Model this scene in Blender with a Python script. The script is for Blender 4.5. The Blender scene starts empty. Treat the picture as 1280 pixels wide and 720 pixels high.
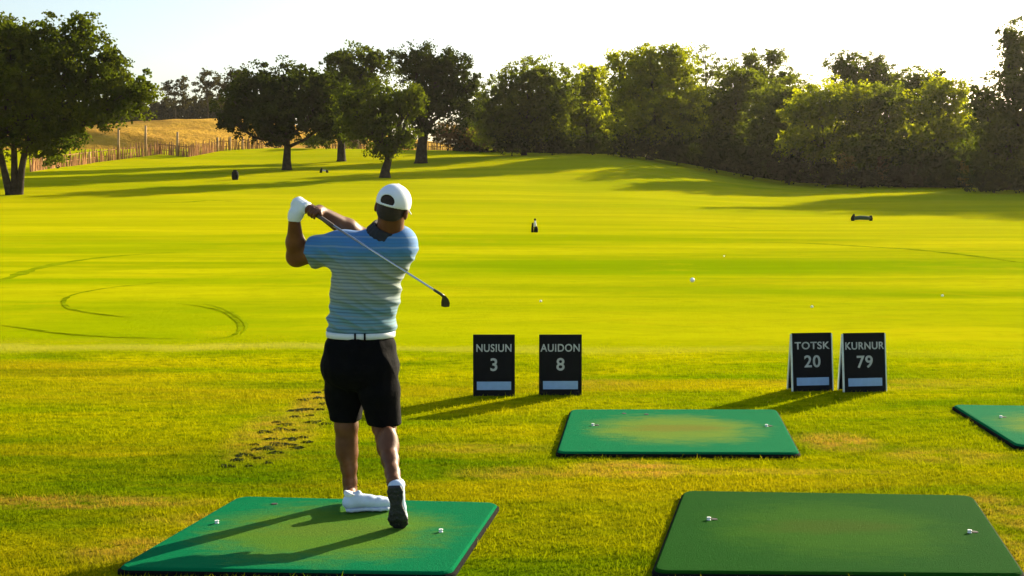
import bpy, bmesh, math, random
import numpy as np
from mathutils import Vector, Matrix, noise as mnoise

rng = np.random.default_rng(7)
random.seed(7)
R = math.radians
sc = bpy.context.scene
COL = sc.collection

# ------------------------------------------------------------------ camera model
F = 1500.0; CAMH = 1.75; PITCH = math.atan(122/1500)
def ray(px, py):
    u = (px-640)/F; v = (360-py)/F
    cp, sp = math.cos(PITCH), math.sin(PITCH)
    return np.array([u, cp+v*sp, v*cp-sp])
def P(px, py, d):
    r = ray(px, py); t = d/r[1]
    return np.array([r[0]*t, d, CAMH+r[2]*t])
def G(px, py, h=0.0):
    r = ray(px, py); t = (h-CAMH)/r[2]
    return np.array([r[0]*t, r[1]*t, h])

# ------------------------------------------------------------------ terrain
TD = [-100,0,35,50,65,80,100,110,125,150,170,200,260,400,5000]
TL = [0,0,0,.15,.55,1.27,2.8,3.58,4.45,6.9,7.3,7.5,8,8,8]
TM = [0,0,0,.15,.5,1.1,2.5,3.6,5.3,6.4,6.8,7,7.5,8,8]
TR = [0,0,0,.10,.35,.75,1.5,2.0,2.7,3.3,3.8,4.2,5,6,6]
_g = np.arange(-100, 1200, 1.0)
def _prof(z):
    p = np.interp(_g, TD, z)
    k = np.hanning(19); k /= k.sum()
    pp = np.pad(p, 9, mode='edge')
    return np.convolve(pp, k, mode='valid')
PL, PM, PR = _prof(TL), _prof(TM), _prof(TR)
def sst(x, a, b):
    t = np.clip((x-a)/(b-a), 0, 1); return t*t*(3-2*t)
def terrain(x, y):
    x = np.asarray(x, float); y = np.asarray(y, float)
    a = 640+1500*x/np.maximum(y, 20)
    l, m, r = np.interp(y, _g, PL), np.interp(y, _g, PM), np.interp(y, _g, PR)
    w1 = sst(a, 520, 740); w2 = sst(a, 740, 1020)
    z = l*(1-w1)+m*w1
    z = z*(1-w2)+r*w2
    far = sst(y, 30, 90)
    z = z + far*(0.10*np.sin(x*.09+1.3)*np.sin(y*.11+.4)+.05*np.sin(x*.21+y*.17))
    return z
def GT(px, py):
    r = ray(px, py); t = 3.0
    while t < 900:
        p = np.array([0, 0, CAMH])+r*t
        if p[2] < terrain(p[0], p[1]): return p
        t += 0.1 if t < 60 else .3
    return np.array([0, 0, CAMH])+r*150

# ------------------------------------------------------------------ object helpers
def tag(o, label=None, cat=None, group=None, kind=None):
    if label: o['label'] = label
    if cat: o['category'] = cat
    if group: o['group'] = group
    if kind: o['kind'] = kind
    return o
def empty(name, loc, label, cat, group=None):
    o = bpy.data.objects.new(name, None); COL.objects.link(o)
    o.location = loc; o.empty_display_size = .1
    tag(o, label, cat, group); return o
def arr_mesh(name, V, Q, smooth=False):
    """V (n,3), Q (m,k) all faces with k corners"""
    V = np.asarray(V, np.float32); Q = np.asarray(Q, np.int32)
    me = bpy.data.meshes.new(name)
    me.vertices.add(len(V)); me.vertices.foreach_set('co', V.ravel())
    k = Q.shape[1]
    me.loops.add(Q.size); me.loops.foreach_set('vertex_index', Q.ravel())
    me.polygons.add(len(Q))
    me.polygons.foreach_set('loop_start', np.arange(0, Q.size, k, dtype=np.int32))
    me.polygons.foreach_set('loop_total', np.full(len(Q), k, np.int32))
    me.update(calc_edges=True)
    if smooth: me.polygons.foreach_set('use_smooth', np.ones(len(Q), bool))
    me.validate(); return me
def link(name, me, mat, parent=None, world=True):
    o = bpy.data.objects.new(name, me); COL.objects.link(o)
    if mat is not None and len(me.materials) == 0: me.materials.append(mat)
    if parent is not None:
        o.parent = parent
        if world: me.transform(Matrix.Translation(-Vector(parent_loc(parent)))); 
    return o
def parent_loc(p):
    v = Vector(p.location)
    while p.parent: p = p.parent; v = v+p.location
    return v
def bm_link(name, bm, mat, parent=None, smooth=False, bevel=0, seg=2):
    if bevel:
        bmesh.ops.bevel(bm, geom=[e for e in bm.edges if len(e.link_faces) == 2 and e.calc_face_angle(0) > .5], offset=bevel, segments=seg, affect='EDGES', profile=.5)
    bmesh.ops.recalc_face_normals(bm, faces=bm.faces)
    me = bpy.data.meshes.new(name); bm.to_mesh(me); bm.free()
    if smooth: me.polygons.foreach_set('use_smooth', np.ones(len(me.polygons), bool))
    return link(name, me, mat, parent)
def bm_box(bm, c, s, M=None):
    r = bmesh.ops.create_cube(bm, size=1)
    m = Matrix.Translation(c) @ Matrix.Diagonal((s[0], s[1], s[2], 1))
    if M is not None: m = M @ m
    bmesh.ops.transform(bm, matrix=m, verts=r['verts'])
def frame(a, b):
    z = Vector(b)-Vector(a); q = z.to_track_quat('Z', 'Y'); return q.to_matrix()
def tube_arr(pts, rad, n=10, cap=True):
    pts = [Vector(p) for p in pts]; V = []; Q = []
    for i, p in enumerate(pts):
        a = pts[max(i-1, 0)]; b = pts[min(i+1, len(pts)-1)]
        t = (b-a).normalized()
        ref = Vector((0, 1, 0)) if abs(t.y) < .9 else Vector((1, 0, 0))
        u = t.cross(ref).normalized(); v = t.cross(u)
        for k in range(n):
            an = 2*math.pi*k/n
            V.append(p+(u*math.cos(an)+v*math.sin(an))*rad[i])
    for i in range(len(pts)-1):
        for k in range(n):
            Q.append((i*n+k, i*n+(k+1) % n, (i+1)*n+(k+1) % n, (i+1)*n+k))
    if cap:
        V.append(pts[0]); V.append(pts[-1]); c0 = len(V)-2; c1 = len(V)-1; L = (len(pts)-1)*n
        for k in range(0, n):
            Q.append((c0, (k+1) % n, k, c0)); Q.append((c1, L+k, L+(k+1) % n, c1))
    return V, Q
class MB:
    def __init__(s): s.V = []; s.F = []
    def add(s, V, Q):
        o = len(s.V); s.V += [tuple(v) for v in V]
        for q in Q:
            q2 = []
            for i in q:
                if i+o not in q2: q2.append(i+o)
            s.F.append(tuple(q2))
    def tube(s, pts, rad, n=10): s.add(*tube_arr(pts, rad, n))
    def build(s, name, mat, parent=None, smooth=True):
        me = bpy.data.meshes.new(name); me.from_pydata(s.V, [], s.F); me.update()
        if smooth: me.polygons.foreach_set('use_smooth', np.ones(len(me.polygons), bool))
        return link(name, me, mat, parent)

# ------------------------------------------------------------------ node helpers
def new_mat(name):
    m = bpy.data.materials.new(name); m.use_nodes = True
    nt = m.node_tree; nt.nodes.clear(); out = nt.nodes.new('ShaderNodeOutputMaterial')
    return m, nt, out
class N:
    def __init__(s, nt): s.nt = nt
    def n(s, t, **kw):
        x = s.nt.nodes.new(t)
        for k, v in kw.items(): setattr(x, k, v)
        return x
    def l(s, a, b): s.nt.links.new(a, b)
    def setin(s, sock, v):
        if hasattr(v, 'links'): s.l(v, sock)
        else: sock.default_value = v
    def math(s, op, a, b=0.0, c=None, clamp=False):
        x = s.n('ShaderNodeMath', operation=op, use_clamp=clamp)
        s.setin(x.inputs[0], a); s.setin(x.inputs[1], b)
        if c is not None: s.setin(x.inputs[2], c)
        return x.outputs[0]
    def noise(s, vec, scale, detail=4, rough=.55, dist=0):
        x = s.n('ShaderNodeTexNoise'); s.l(vec, x.inputs['Vector'])
        x.inputs['Scale'].default_value = scale; x.inputs['Detail'].default_value = detail
        x.inputs['Roughness'].default_value = rough; x.inputs['Distortion'].default_value = dist
        return x.outputs['Fac']
    def mapping(s, vec, scale=(1, 1, 1), rot=(0, 0, 0), loc=(0, 0, 0)):
        x = s.n('ShaderNodeMapping'); s.l(vec, x.inputs[0])
        x.inputs['Scale'].default_value = scale; x.inputs['Rotation'].default_value = rot; x.inputs['Location'].default_value = loc
        return x.outputs[0]
    def mix(s, f, a, b, mode='MIX'):
        x = s.n('ShaderNodeMix', data_type='RGBA', blend_type=mode)
        s.setin(x.inputs[0], f)
        for i, v in ((6, a), (7, b)):
            if hasattr(v, 'links'): s.l(v, x.inputs[i])
            else: x.inputs[i].default_value = (*v, 1)
        return x.outputs[2]
    def rng(s, v, a, b, c=0., d=1., smooth=False):
        x = s.n('ShaderNodeMapRange'); x.interpolation_type = 'SMOOTHSTEP' if smooth else 'LINEAR'
        s.setin(x.inputs[0], v)
        for i, k in enumerate((a, b, c, d)): x.inputs[i+1].default_value = k
        return x.outputs[0]
    def bump(s, h, strength, dist):
        x = s.n('ShaderNodeBump'); s.l(h, x.inputs['Height']); x.inputs['Strength'].default_value = strength
        x.inputs['Distance'].default_value = dist; return x.outputs[0]
def pmat(name, col, rough=.6, metal=0, noise_amt=.25, nscale=20, bump=0, bscale=60, spec=.5, sheen=0):
    m, nt, out = new_mat(name); h = N(nt)
    b = h.n('ShaderNodeBsdfPrincipled'); h.l(b.outputs[0], out.inputs[0])
    tc = h.n('ShaderNodeTexCoord').outputs['Object']
    f = h.rng(h.noise(tc, nscale), .3, .7)
    c = h.mix(f, tuple(x*(1-noise_amt) for x in col), tuple(min(1, x*(1+noise_amt)) for x in col))
    h.l(c, b.inputs['Base Color'])
    b.inputs['Roughness'].default_value = rough; b.inputs['Metallic'].default_value = metal
    b.inputs['Specular IOR Level'].default_value = spec
    if sheen: b.inputs['Sheen Weight'].default_value = sheen
    if bump: h.l(h.bump(h.noise(tc, bscale), bump, .01), b.inputs['Normal'])
    return m

# ------------------------------------------------------------------ ground material
def grass_color(h, pos):
    """shared colour of the turf, from world position"""
    sep = h.n('ShaderNodeSeparateXYZ'); h.l(pos, sep.inputs[0]); X, Y = sep.outputs[0], sep.outputs[1]
    nb = h.noise(h.mapping(pos, (.35, 1.0, 1)), 1.1, 5, .6, .4)
    nf = h.noise(h.mapping(pos, (1.0, 1.7, 1)), 6, 4, .65)
    n2 = h.noise(h.mapping(pos, (.22, 1, 1), loc=(7, 3, 0)), .55, 4, .6, .6)
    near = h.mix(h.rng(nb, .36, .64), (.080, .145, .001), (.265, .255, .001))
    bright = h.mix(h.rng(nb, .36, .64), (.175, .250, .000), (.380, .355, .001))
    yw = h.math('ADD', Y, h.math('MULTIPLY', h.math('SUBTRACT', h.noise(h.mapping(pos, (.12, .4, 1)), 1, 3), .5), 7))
    rough = h.mix(h.rng(yw, 6.0, 12.0, 0, 1, True), near, bright)  # darker near the camera: backlit glow of farther grass put into the colour
    rough = h.mix(h.math('MULTIPLY', h.rng(nf, .47, .68), .7), rough, (.050, .090, .001))
    rough = h.mix(h.math('MULTIPLY', h.rng(n2, .50, .66), .6), rough, (.34, .26, .004))
    n3 = h.noise(h.mapping(pos, (.30, 1.6, 1), loc=(1, 5, 0)), .9, 5, .65, .8)
    rough = h.mix(h.math('MULTIPLY', h.rng(n3, .54, .66), .6), rough, (.065, .125, .001))
    # dry patches with their own places
    dry = None
    for (x, y, rx, ry, a) in DRY:
        dx = h.math('DIVIDE', h.math('SUBTRACT', X, x), rx); dy = h.math('DIVIDE', h.math('SUBTRACT', Y, y), ry)
        r2 = h.math('ADD', h.math('MULTIPLY', dx, dx), h.math('MULTIPLY', dy, dy))
        v = h.math('MULTIPLY', h.rng(r2, 1.2, .05, 0, 1, True), a)
        dry = v if dry is None else h.math('MAXIMUM', dry, v)
    dn = h.rng(h.noise(h.mapping(pos, (.8, 1.6, 1)), 5, 5, .7), .36, .62)
    dry = h.math('MULTIPLY', dry, dn)
    rough = h.mix(dry, rough, (.42, .235, .035))
    # fairway beyond
    m1 = h.noise(h.mapping(pos, (.045, .20, 1), rot=(0, 0, .06)), 1.0, 3, .5, .5)
    m2 = h.noise(h.mapping(pos, (.07, .42, 1), rot=(0, 0, -.04), loc=(3, 9, 0)), 1.0, 3, .5, .8)
    fair = h.mix(h.rng(m1, .34, .66), (.195, .285, .000), (.470, .430, .002))
    fair = h.mix(h.math('MULTIPLY', h.rng(m2, .42, .68), .60), fair, (.150, .225, .000))
    m3 = h.noise(h.mapping(pos, (.8, 1.5, 1), loc=(2, 2, 0)), 1.6, 6, .75, .6)
    fair = h.mix(h.math('MULTIPLY', h.rng(m3, .46, .66), .38), fair, (.16, .215, .001))
    m4 = h.noise(h.mapping(pos, (1, 1.6, 1), loc=(4, 1, 0)), .33, 6, .7, .8)
    fair = h.mix(h.math('MULTIPLY', h.rng(m4, .54, .70), .35), fair, (.47, .36, .004))
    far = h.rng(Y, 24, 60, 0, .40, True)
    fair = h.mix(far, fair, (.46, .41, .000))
    wob = h.math('MULTIPLY', h.math('SUBTRACT', h.noise(h.mapping(pos, (.25, .25, 1)), 1, 3), .5), 2.4)
    edge = h.math('ADD', h.math('ADD', Y, h.math('MULTIPLY', X, .05)), wob)
    fine = h.math('MULTIPLY', h.math('SUBTRACT', h.noise(pos, 9, 3), .5), .7)
    w = h.rng(h.math('ADD', edge, fine), 11.9, 14.6, 0, 1, True)
    c = h.mix(w, rough, fair)
    pale = h.math('MULTIPLY', h.rng(h.math('ABSOLUTE', h.math('SUBTRACT', edge, 13.15)), .45, .05, 0, .45, True), h.rng(X, 5, -3, .1, 1))
    c = h.mix(pale, c, (.46, .40, .05))
    return c, nf
DRY = []
for (px, py, rx, ry, a) in [(1045,552,.34,.38,.8),(790,587,.45,.28,.95),(650,592,.5,.2,.5),(90,628,.9,.17,.75),(210,690,.55,.3,.7),(265,650,.5,.16,.5),
                            (345,540,.35,1.1,.55),(1180,570,.5,.3,.4),(1262,640,.22,.5,.5),(880,590,1.4,.12,.45),(40,425,2.0,.35,.5),(390,505,.2,.7,.6),(600,560,.6,.2,.35),(735,480,.6,.35,.35),(1100,480,1.2,.4,.3),(1265,690,.3,.4,.5)]:
    g = G(px, py); DRY.append((g[0], g[1], rx, ry, a))

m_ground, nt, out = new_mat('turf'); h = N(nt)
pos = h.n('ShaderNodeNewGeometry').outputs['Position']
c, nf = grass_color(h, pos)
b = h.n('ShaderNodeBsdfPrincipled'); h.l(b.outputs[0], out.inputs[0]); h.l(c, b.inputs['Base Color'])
b.inputs['Roughness'].default_value = 1; b.inputs['Specular IOR Level'].default_value = .0
nb = h.noise(h.mapping(pos, (1, 1.4, 1)), 45, 5, .75); nb2 = h.noise(pos, 9, 4, .7)
hh = h.math('ADD', h.math('MULTIPLY', nb, .6), h.math('MULTIPLY', nb2, 1.0))
h.l(h.bump(hh, .55, .05), b.inputs['Normal'])

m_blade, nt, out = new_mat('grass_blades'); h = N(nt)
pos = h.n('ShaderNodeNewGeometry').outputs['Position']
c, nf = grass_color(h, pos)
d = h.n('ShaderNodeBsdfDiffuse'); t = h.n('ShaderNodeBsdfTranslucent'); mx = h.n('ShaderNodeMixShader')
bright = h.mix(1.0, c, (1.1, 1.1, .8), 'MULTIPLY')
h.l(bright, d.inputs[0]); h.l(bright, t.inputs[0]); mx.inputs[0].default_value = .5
h.l(d.outputs[0], mx.inputs[1]); h.l(t.outputs[0], mx.inputs[2]); h.l(mx.outputs[0], out.inputs[0])

# ------------------------------------------------------------------ mats: fit rectangles
MATH = .037
def fit_mat(cs):
    # cs: back-left, back-right, front-right, front-left pixels on the top surface
    p = [G(*q, MATH)[:2] for q in cs]
    c = sum(p)/4
    ex = ((p[1]-p[0])+(p[2]-p[3]))/2; ey = ((p[0]-p[3])+(p[1]-p[2]))/2
    w, dd = np.linalg.norm(ex), np.linalg.norm(ey)
    a1 = math.atan2(ex[1], ex[0]); a2 = math.atan2(ey[1], ey[0])-math.pi/2
    return c, w, dd, a1, a2
MATS = {}
for k, cs in dict(player=[(298,619),(626,627),(566,716),(140,710)], near=[(853,612),(1217,618),(1285,718),(813,714)],
                  middle=[(712,511),(972,511),(1002,566),(694,565)], edge=[(1188,505),(1448,509),(1545,566),(1270,556)]).items():
    c, w, dd, a1, a2 = fit_mat(cs)
    print('MAT', k, c.round(2), round(w, 2), round(dd, 2), round(math.degrees(a1), 1), round(math.degrees(a2), 1))
    MATS[k] = (c, w, dd, [G(*q, MATH)[:2] for q in cs])
def in_mat(x, y, m=.0):
    r = np.zeros(len(x), bool)
    for c, w, dd, q in MATS.values():
        ins = np.ones(len(x), bool)
        for i in range(4):
            a_, b_ = q[i], q[(i+1) % 4]; e = (b_-a_)/np.linalg.norm(b_-a_)
            ins &= (e[0]*(y-a_[1])-e[1]*(x-a_[0])) < m      # corners run clockwise
        r |= ins
    return r

# ------------------------------------------------------------------ ground sheet
def gridlines(a, fine_to, step, grow, end):
    r = [a]
    while r[-1] < fine_to: r.append(r[-1]+step)
    while r[-1] < end: step *= grow; r.append(r[-1]+step)
    return np.array(r)
ys = np.concatenate([np.linspace(-60, -1, 12), gridlines(0, 30, .5, 1.0, 30)[:-1], gridlines(30, 190, 1.2, 1.12, 3000)])
xr = gridlines(0, 90, 1.0, 1.15, 2500); xs = np.concatenate([-xr[::-1][:-1], xr])
XX, YY = np.meshgrid(xs, ys); ZZ = terrain(XX, YY)
V = np.stack([XX.ravel(), YY.ravel(), ZZ.ravel()], 1)
nx, ny = len(xs), len(ys); idx = np.arange(nx*ny).reshape(ny, nx)
Q = np.stack([idx[:-1, :-1].ravel(), idx[:-1, 1:].ravel(), idx[1:, 1:].ravel(), idx[1:, :-1].ravel()], 1)
o = link('ground', arr_mesh('ground', V, Q, True), m_ground); tag(o, kind='structure')

# ------------------------------------------------------------------ grass blades (near rough)
def blades(n, y0, y1, hmin, hmax, wid):
    u = rng.random(n); y = y0+(y1-y0)*u**1.15; x = (rng.random(n)*2-1)*(y*.46+.4)
    wob = .35*np.sin(x*1.7)+.2*np.sin(x*4.1+1)
    keep = ~in_mat(x, y, .012) & (rng.random(n) < np.clip((14.2+wob-(y+.05*x))/2.4, 0, 1))
    x, y = x[keep], y[keep]; n = len(x)
    # tufting
    tf = np.sin(x*13.1+np.sin(y*9.7)*2)*np.sin(y*15.3+np.sin(x*11.9)*2)+.6*np.sin(x*3.7+y*2.2)*np.sin(y*4.9-x*1.3)
    hh = (hmin+(hmax-hmin)*rng.random(n))*(1+.35*tf)
    an = rng.random(n)*2*np.pi; la = rng.random(n)*2*np.pi; lean = hh*(.2+.7*rng.random(n))
    bx, by = np.cos(an)*wid*(.6+.8*rng.random(n)), np.sin(an)*wid
    z = terrain(x, y)
    a = np.stack([x-bx, y-by, z-.002], 1); b_ = np.stack([x+bx, y+by, z-.002], 1)
    t_ = np.stack([x+np.cos(la)*lean, y+np.sin(la)*lean, z+np.maximum(hh, .006)], 1)
    V = np.stack([a, b_, t_], 1).reshape(-1, 3)
    return V
V = np.concatenate([blades(340000, 4.6, 14.4, .010, .022, .0030), blades(9000, 4.6, 13.0, .022, .04, .004)])
Q = np.arange(len(V)).reshape(-1, 3)
o = link('grass', arr_mesh('grass', V, Q), m_blade); tag(o, 'short dry-tipped turf of the tee area around the mats', 'grass', kind='stuff')

# ------------------------------------------------------------------ tyre tracks in the fairway (thin worn strips)
m_track = pmat('track_turf', (.165, .210, .001), 1, noise_amt=.45, nscale=3, spec=.0)
m_track2 = pmat('track_turf_soft', (.185, .235, .001), 1, noise_amt=.3, nscale=3, spec=.0)
def catmull(pts, n=8):
    pts = [np.array(p, float) for p in pts]; out = []
    pp = [pts[0]]+pts+[pts[-1]]
    for i in range(1, len(pp)-2):
        for k in range(n):
            t = k/n
            out.append(.5*((2*pp[i])+(-pp[i-1]+pp[i+1])*t+(2*pp[i-1]-5*pp[i]+4*pp[i+1]-pp[i+2])*t*t+(-pp[i-1]+3*pp[i]-3*pp[i+1]+pp[i+2])*t**3))
    out.append(pts[-1]); return out
def track(px, wd, mat, label):
    pts = [GT(x, y) for x, y in px]; pts = catmull([p[:2] for p in pts], 10)
    V = []; Q = []; n = len(pts)
    for i, p in enumerate(pts):
        a = pts[max(i-1, 0)]; b_ = pts[min(i+1, n-1)]; t = b_-a; t = t/np.linalg.norm(t); nn = np.array([-t[1], t[0]])
        w = wd*(.62+.25*math.sin(i*.9)*math.sin(i*.37+1))*min(1, .15+i/12, .15+(n-1-i)/12)
        for s in (-1, 1):
            q = p+nn*w*s*.5; V.append((q[0], q[1], float(terrain(*q))+.005+.00001*q[1]))
        if i: Q.append((2*i-2, 2*i-1, 2*i+1, 2*i))
    o = link('tyre_track', arr_mesh('tyre_track', V, Q, True), mat); tag(o, kind='structure'); o['label'] = label
track([(0,407),(37,412),(67,416),(110,420),(167,423),(230,424)], .11, m_track, 'faint dark tyre line along the edge of the mown fairway')
track([(235,350),(167,357),(133,361),(95,368),(80,376),(88,386),(125,393),(173,398)], .12, m_track, 'left hooked tyre line in the fairway')
track([(220,380),(253,384),(280,391),(296,402),(300,412),(288,421),(262,424)], .09, m_track, 'inner curve of the round tyre loop in the fairway')
track([(255,380),(283,388),(303,401),(308,410),(301,419)], .08, m_track2, 'outer curve of the round tyre loop in the fairway')
track([(940,303),(1000,304),(1040,306),(1090,309),(1140,312),(1215,320),(1290,331)], .5, m_track, 'long dark tyre line crossing the right of the fairway')
track([(865,281),(905,284),(940,286),(1000,286)], .3, m_track2, 'short faint tyre line beyond the long one')
track([(-10,355),(20,345),(43,337),(90,327),(150,320),(230,315)], .45, m_track2, 'broad soft mowing line curving across the left fairway')
track([(190,254),(230,253),(262,251),(300,252)], .8, m_track2, 'soft uneven line in the far left fairway')

# ------------------------------------------------------------------ golf mats
def turf_mat(name, c_out, c_in, c_dirt, streak=.35):
    m, nt, out = new_mat(name); h = N(nt)
    tc = h.n('ShaderNodeTexCoord').outputs['Object']
    sep = h.n('ShaderNodeSeparateXYZ'); h.l(tc, sep.inputs[0]); X, Y = sep.outputs[0], sep.outputs[1]
    wx = h.math('DIVIDE', X, .62); wy = h.math('DIVIDE', Y, .52)
    r2 = h.math('ADD', h.math('MULTIPLY', wx, wx), h.math('MULTIPLY', wy, wy))
    nn = h.math('MULTIPLY', h.math('SUBTRACT', h.noise(h.mapping(tc, (1, 2.5, 1)), 3.2, 8, .75, .5), .5), 2.6)
    wear = h.rng(h.math('ADD', r2, nn), 1.5, .1, 0, 1, True)
    c = h.mix(wear, c_out, c_in)
    sx = h.math('DIVIDE', X, .42); sy = h.math('DIVIDE', h.math('ADD', Y, -.02), .15)
    r3 = h.math('ADD', h.math('MULTIPLY', sx, sx), h.math('MULTIPLY', sy, sy))
    c = h.mix(h.math('MULTIPLY', h.rng(h.math('ADD', r3, nn), 1.4, 0, 0, 1, True), streak), c, c_dirt)
    fine = h.noise(h.mapping(tc, (1, 1, 1)), 260, 2, .7)
    c = h.mix(h.math('MULTIPLY', h.rng(fine, .45, .7), .35), c, tuple(x*.45 for x in c_out))
    st = h.noise(h.mapping(tc, (.5, 8, 1)), 4, 4, .6)
    c = h.mix(h.math('MULTIPLY', h.rng(st, .55, .75), .25), c, tuple(x*.6 for x in c_out))
    b = h.n('ShaderNodeBsdfPrincipled'); h.l(b.outputs[0], out.inputs[0]); h.l(c, b.inputs['Base Color'])
    b.inputs['Roughness'].default_value = 1; b.inputs['Specular IOR Level'].default_value = .02
    b.inputs['Sheen Weight'].default_value = .0
    h.l(h.bump(h.math('ADD', fine, h.math('MULTIPLY', h.noise(tc, 60, 4, .7), .8)), .6, .01), b.inputs['Normal'])
    return m
m_rubber = pmat('black_rubber', (.006, .006, .006), .95, bump=.3, spec=.05)
m_tee = pmat('white_rubber', (.75, .78, .76), .5, noise_amt=.06)
m_hole = pmat('tee_hole_black', (.008, .01, .008), .9)
def rrect(w, d, r, seg=6):
    pts = []
    for cx, cy, a0 in ((w/2-r, d/2-r, 0), (-w/2+r, d/2-r, 90), (-w/2+r, -d/2+r, 180), (w/2-r, -d/2+r, 270)):
        for k in range(seg+1):
            a = R(a0+90*k/seg); pts.append((cx+r*math.cos(a), cy+r*math.sin(a)))
    return pts
def loft(rings, close_top=True, close_bottom=True):
    bm = bmesh.new(); L = []
    for ring, z in rings: L.append([bm.verts.new((x, y, z)) for x, y in ring])
    n = len(L[0])
    for a, b_ in zip(L[:-1], L[1:]):
        for k in range(n): bm.faces.new((a[k], a[(k+1) % n], b_[(k+1) % n], b_[k]))
    if close_top: bm.faces.new(L[-1])
    if close_bottom: bm.faces.new(L[0][::-1])
    return bm
def make_mat(key, mat, label, tees, corner=.06):
    c, w, d, q4 = MATS[key]
    def bil(x, y):
        u, v = x/w+.5, y/d+.5; p = (q4[3]*(1-u)+q4[2]*u)*(1-v)+(q4[0]*(1-u)+q4[1]*u)*v
        return p-c
    root = empty('golf_mat', (c[0], c[1], 0), label, 'golf mat', 'golf mats on the tee area')
    def lk(name, bm, m, par=root, loc=(0, 0, 0), smooth=False):
        if name in ('rubber_base', 'turf_surface'):
            for v_ in bm.verts: t_ = bil(v_.co.x, v_.co.y); v_.co.x, v_.co.y = t_[0], t_[1]
        bmesh.ops.recalc_face_normals(bm, faces=bm.faces)
        me = bpy.data.meshes.new(name); bm.to_mesh(me); bm.free(); me.materials.append(m)
        if smooth: me.polygons.foreach_set('use_smooth', np.ones(len(me.polygons), bool))
        o = bpy.data.objects.new(name, me); COL.objects.link(o); o.parent = par; o.location = loc; return o
    lk('rubber_base', loft([(rrect(w, d, corner), -.005), (rrect(w, d, corner), .016), (rrect(w-.016, d-.016, corner), .0232)]), m_rubber)
    lk('turf_surface', loft([(rrect(w-.020, d-.020, corner), .0235), (rrect(w-.026, d-.026, corner), MATH-.007), (rrect(w-.040, d-.040, corner), MATH-.001), (rrect(w-.07, d-.07, corner), MATH)]), mat)
    for (px, py, kind) in tees:
        g = G(px, py, MATH); dx, dy = g[0]-c[0], g[1]-c[1]
        lx, ly = dx, dy
        if kind in ('tee', 'both'):
            bm = bmesh.new()
            prof = [(.011, .0), (.009, .003), (.0085, .007), (.0115, .012), (.0110, .014), (.006, .011)]
            n = 14; L = [[bm.verts.new((r*math.cos(2*math.pi*k/n), r*math.sin(2*math.pi*k/n), z)) for k in range(n)] for r, z in prof]
            for p, q in zip(L[:-1], L[1:]):
                for k in range(n): bm.faces.new((p[k], p[(k+1) % n], q[(k+1) % n], q[k]))
            bm.faces.new(L[-1]); lk('rubber_tee', bm, m_tee, loc=(lx, ly, MATH+.001), smooth=True)
        if kind in ('hole', 'both'):
            off = .030 if kind == 'both' else 0
            lk('tee_hole', loft([([(.018*math.cos(2*math.pi*k/16), .018*math.sin(2*math.pi*k/16)) for k in range(16)], .0005), ([(.017*math.cos(2*math.pi*k/16), .017*math.sin(2*math.pi*k/16)) for k in range(16)], .003)]), m_hole, loc=(lx+off, ly+.012 if kind == 'both' else ly, MATH))
    return root
m_t1 = turf_mat('turf_emerald', (.0005, .155, .055), (.085, .185, .015), (.12, .15, .02), .3)
m_t2 = turf_mat('turf_olive', (.010, .074, .006), (.030, .105, .006), (.060, .075, .008), .4)
m_t3 = turf_mat('turf_teal', (.0005, .160, .055), (.140, .230, .025), (.17, .16, .02), .75)
make_mat('player', m_t1, 'emerald green hitting mat the golfer stands on', [(271,654,'tee'),(551,665,'tee'),(343,630,'hole')])
make_mat('near', m_t2, 'darker olive green hitting mat at the lower right, with no one on it', [(886,650,'both'),(1212,666,'both')])
make_mat('middle', m_t3, 'teal green hitting mat with a brown worn centre, just in front of the number boards', [(741,532,'both'),(958,533,'both'),(780,517,'hole'),(808,518,'hole')])
make_mat('edge', m_t3, 'teal green hitting mat cut off by the right edge of the photo', [(1251,522,'both')])

# ------------------------------------------------------------------ number boards (A-frames)
m_board = pmat('board_black', (.0045, .0045, .0065), .6, noise_amt=.3, nscale=12, spec=.15)
m_letter = pmat('board_lettering', (.42, .44, .43), .6, noise_amt=.2)
m_strip = pmat('board_strip', (.23, .38, .62), .5, noise_amt=.08)
m_edge = pmat('board_edge_white', (.62, .70, .66), .5, noise_amt=.1)
def text_mesh(s, size, M, mat, parent, name):
    cu = bpy.data.curves.new(name, 'FONT'); cu.body = s; cu.size = size; cu.align_x = 'CENTER'; cu.align_y = 'CENTER'; cu.extrude = .0012; cu.offset = size*.016
    cu.space_character = 1.08
    to = bpy.data.objects.new('tmp', cu); COL.objects.link(to); bpy.context.view_layer.update()
    dg = bpy.context.evaluated_depsgraph_get(); me = bpy.data.meshes.new_from_object(to.evaluated_get(dg))
    bpy.data.objects.remove(to); me.transform(M); me.name = name
    me.materials.clear(); me.materials.append(mat)
    o = bpy.data.objects.new(name, me); COL.objects.link(o); o.parent = parent; return o
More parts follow.
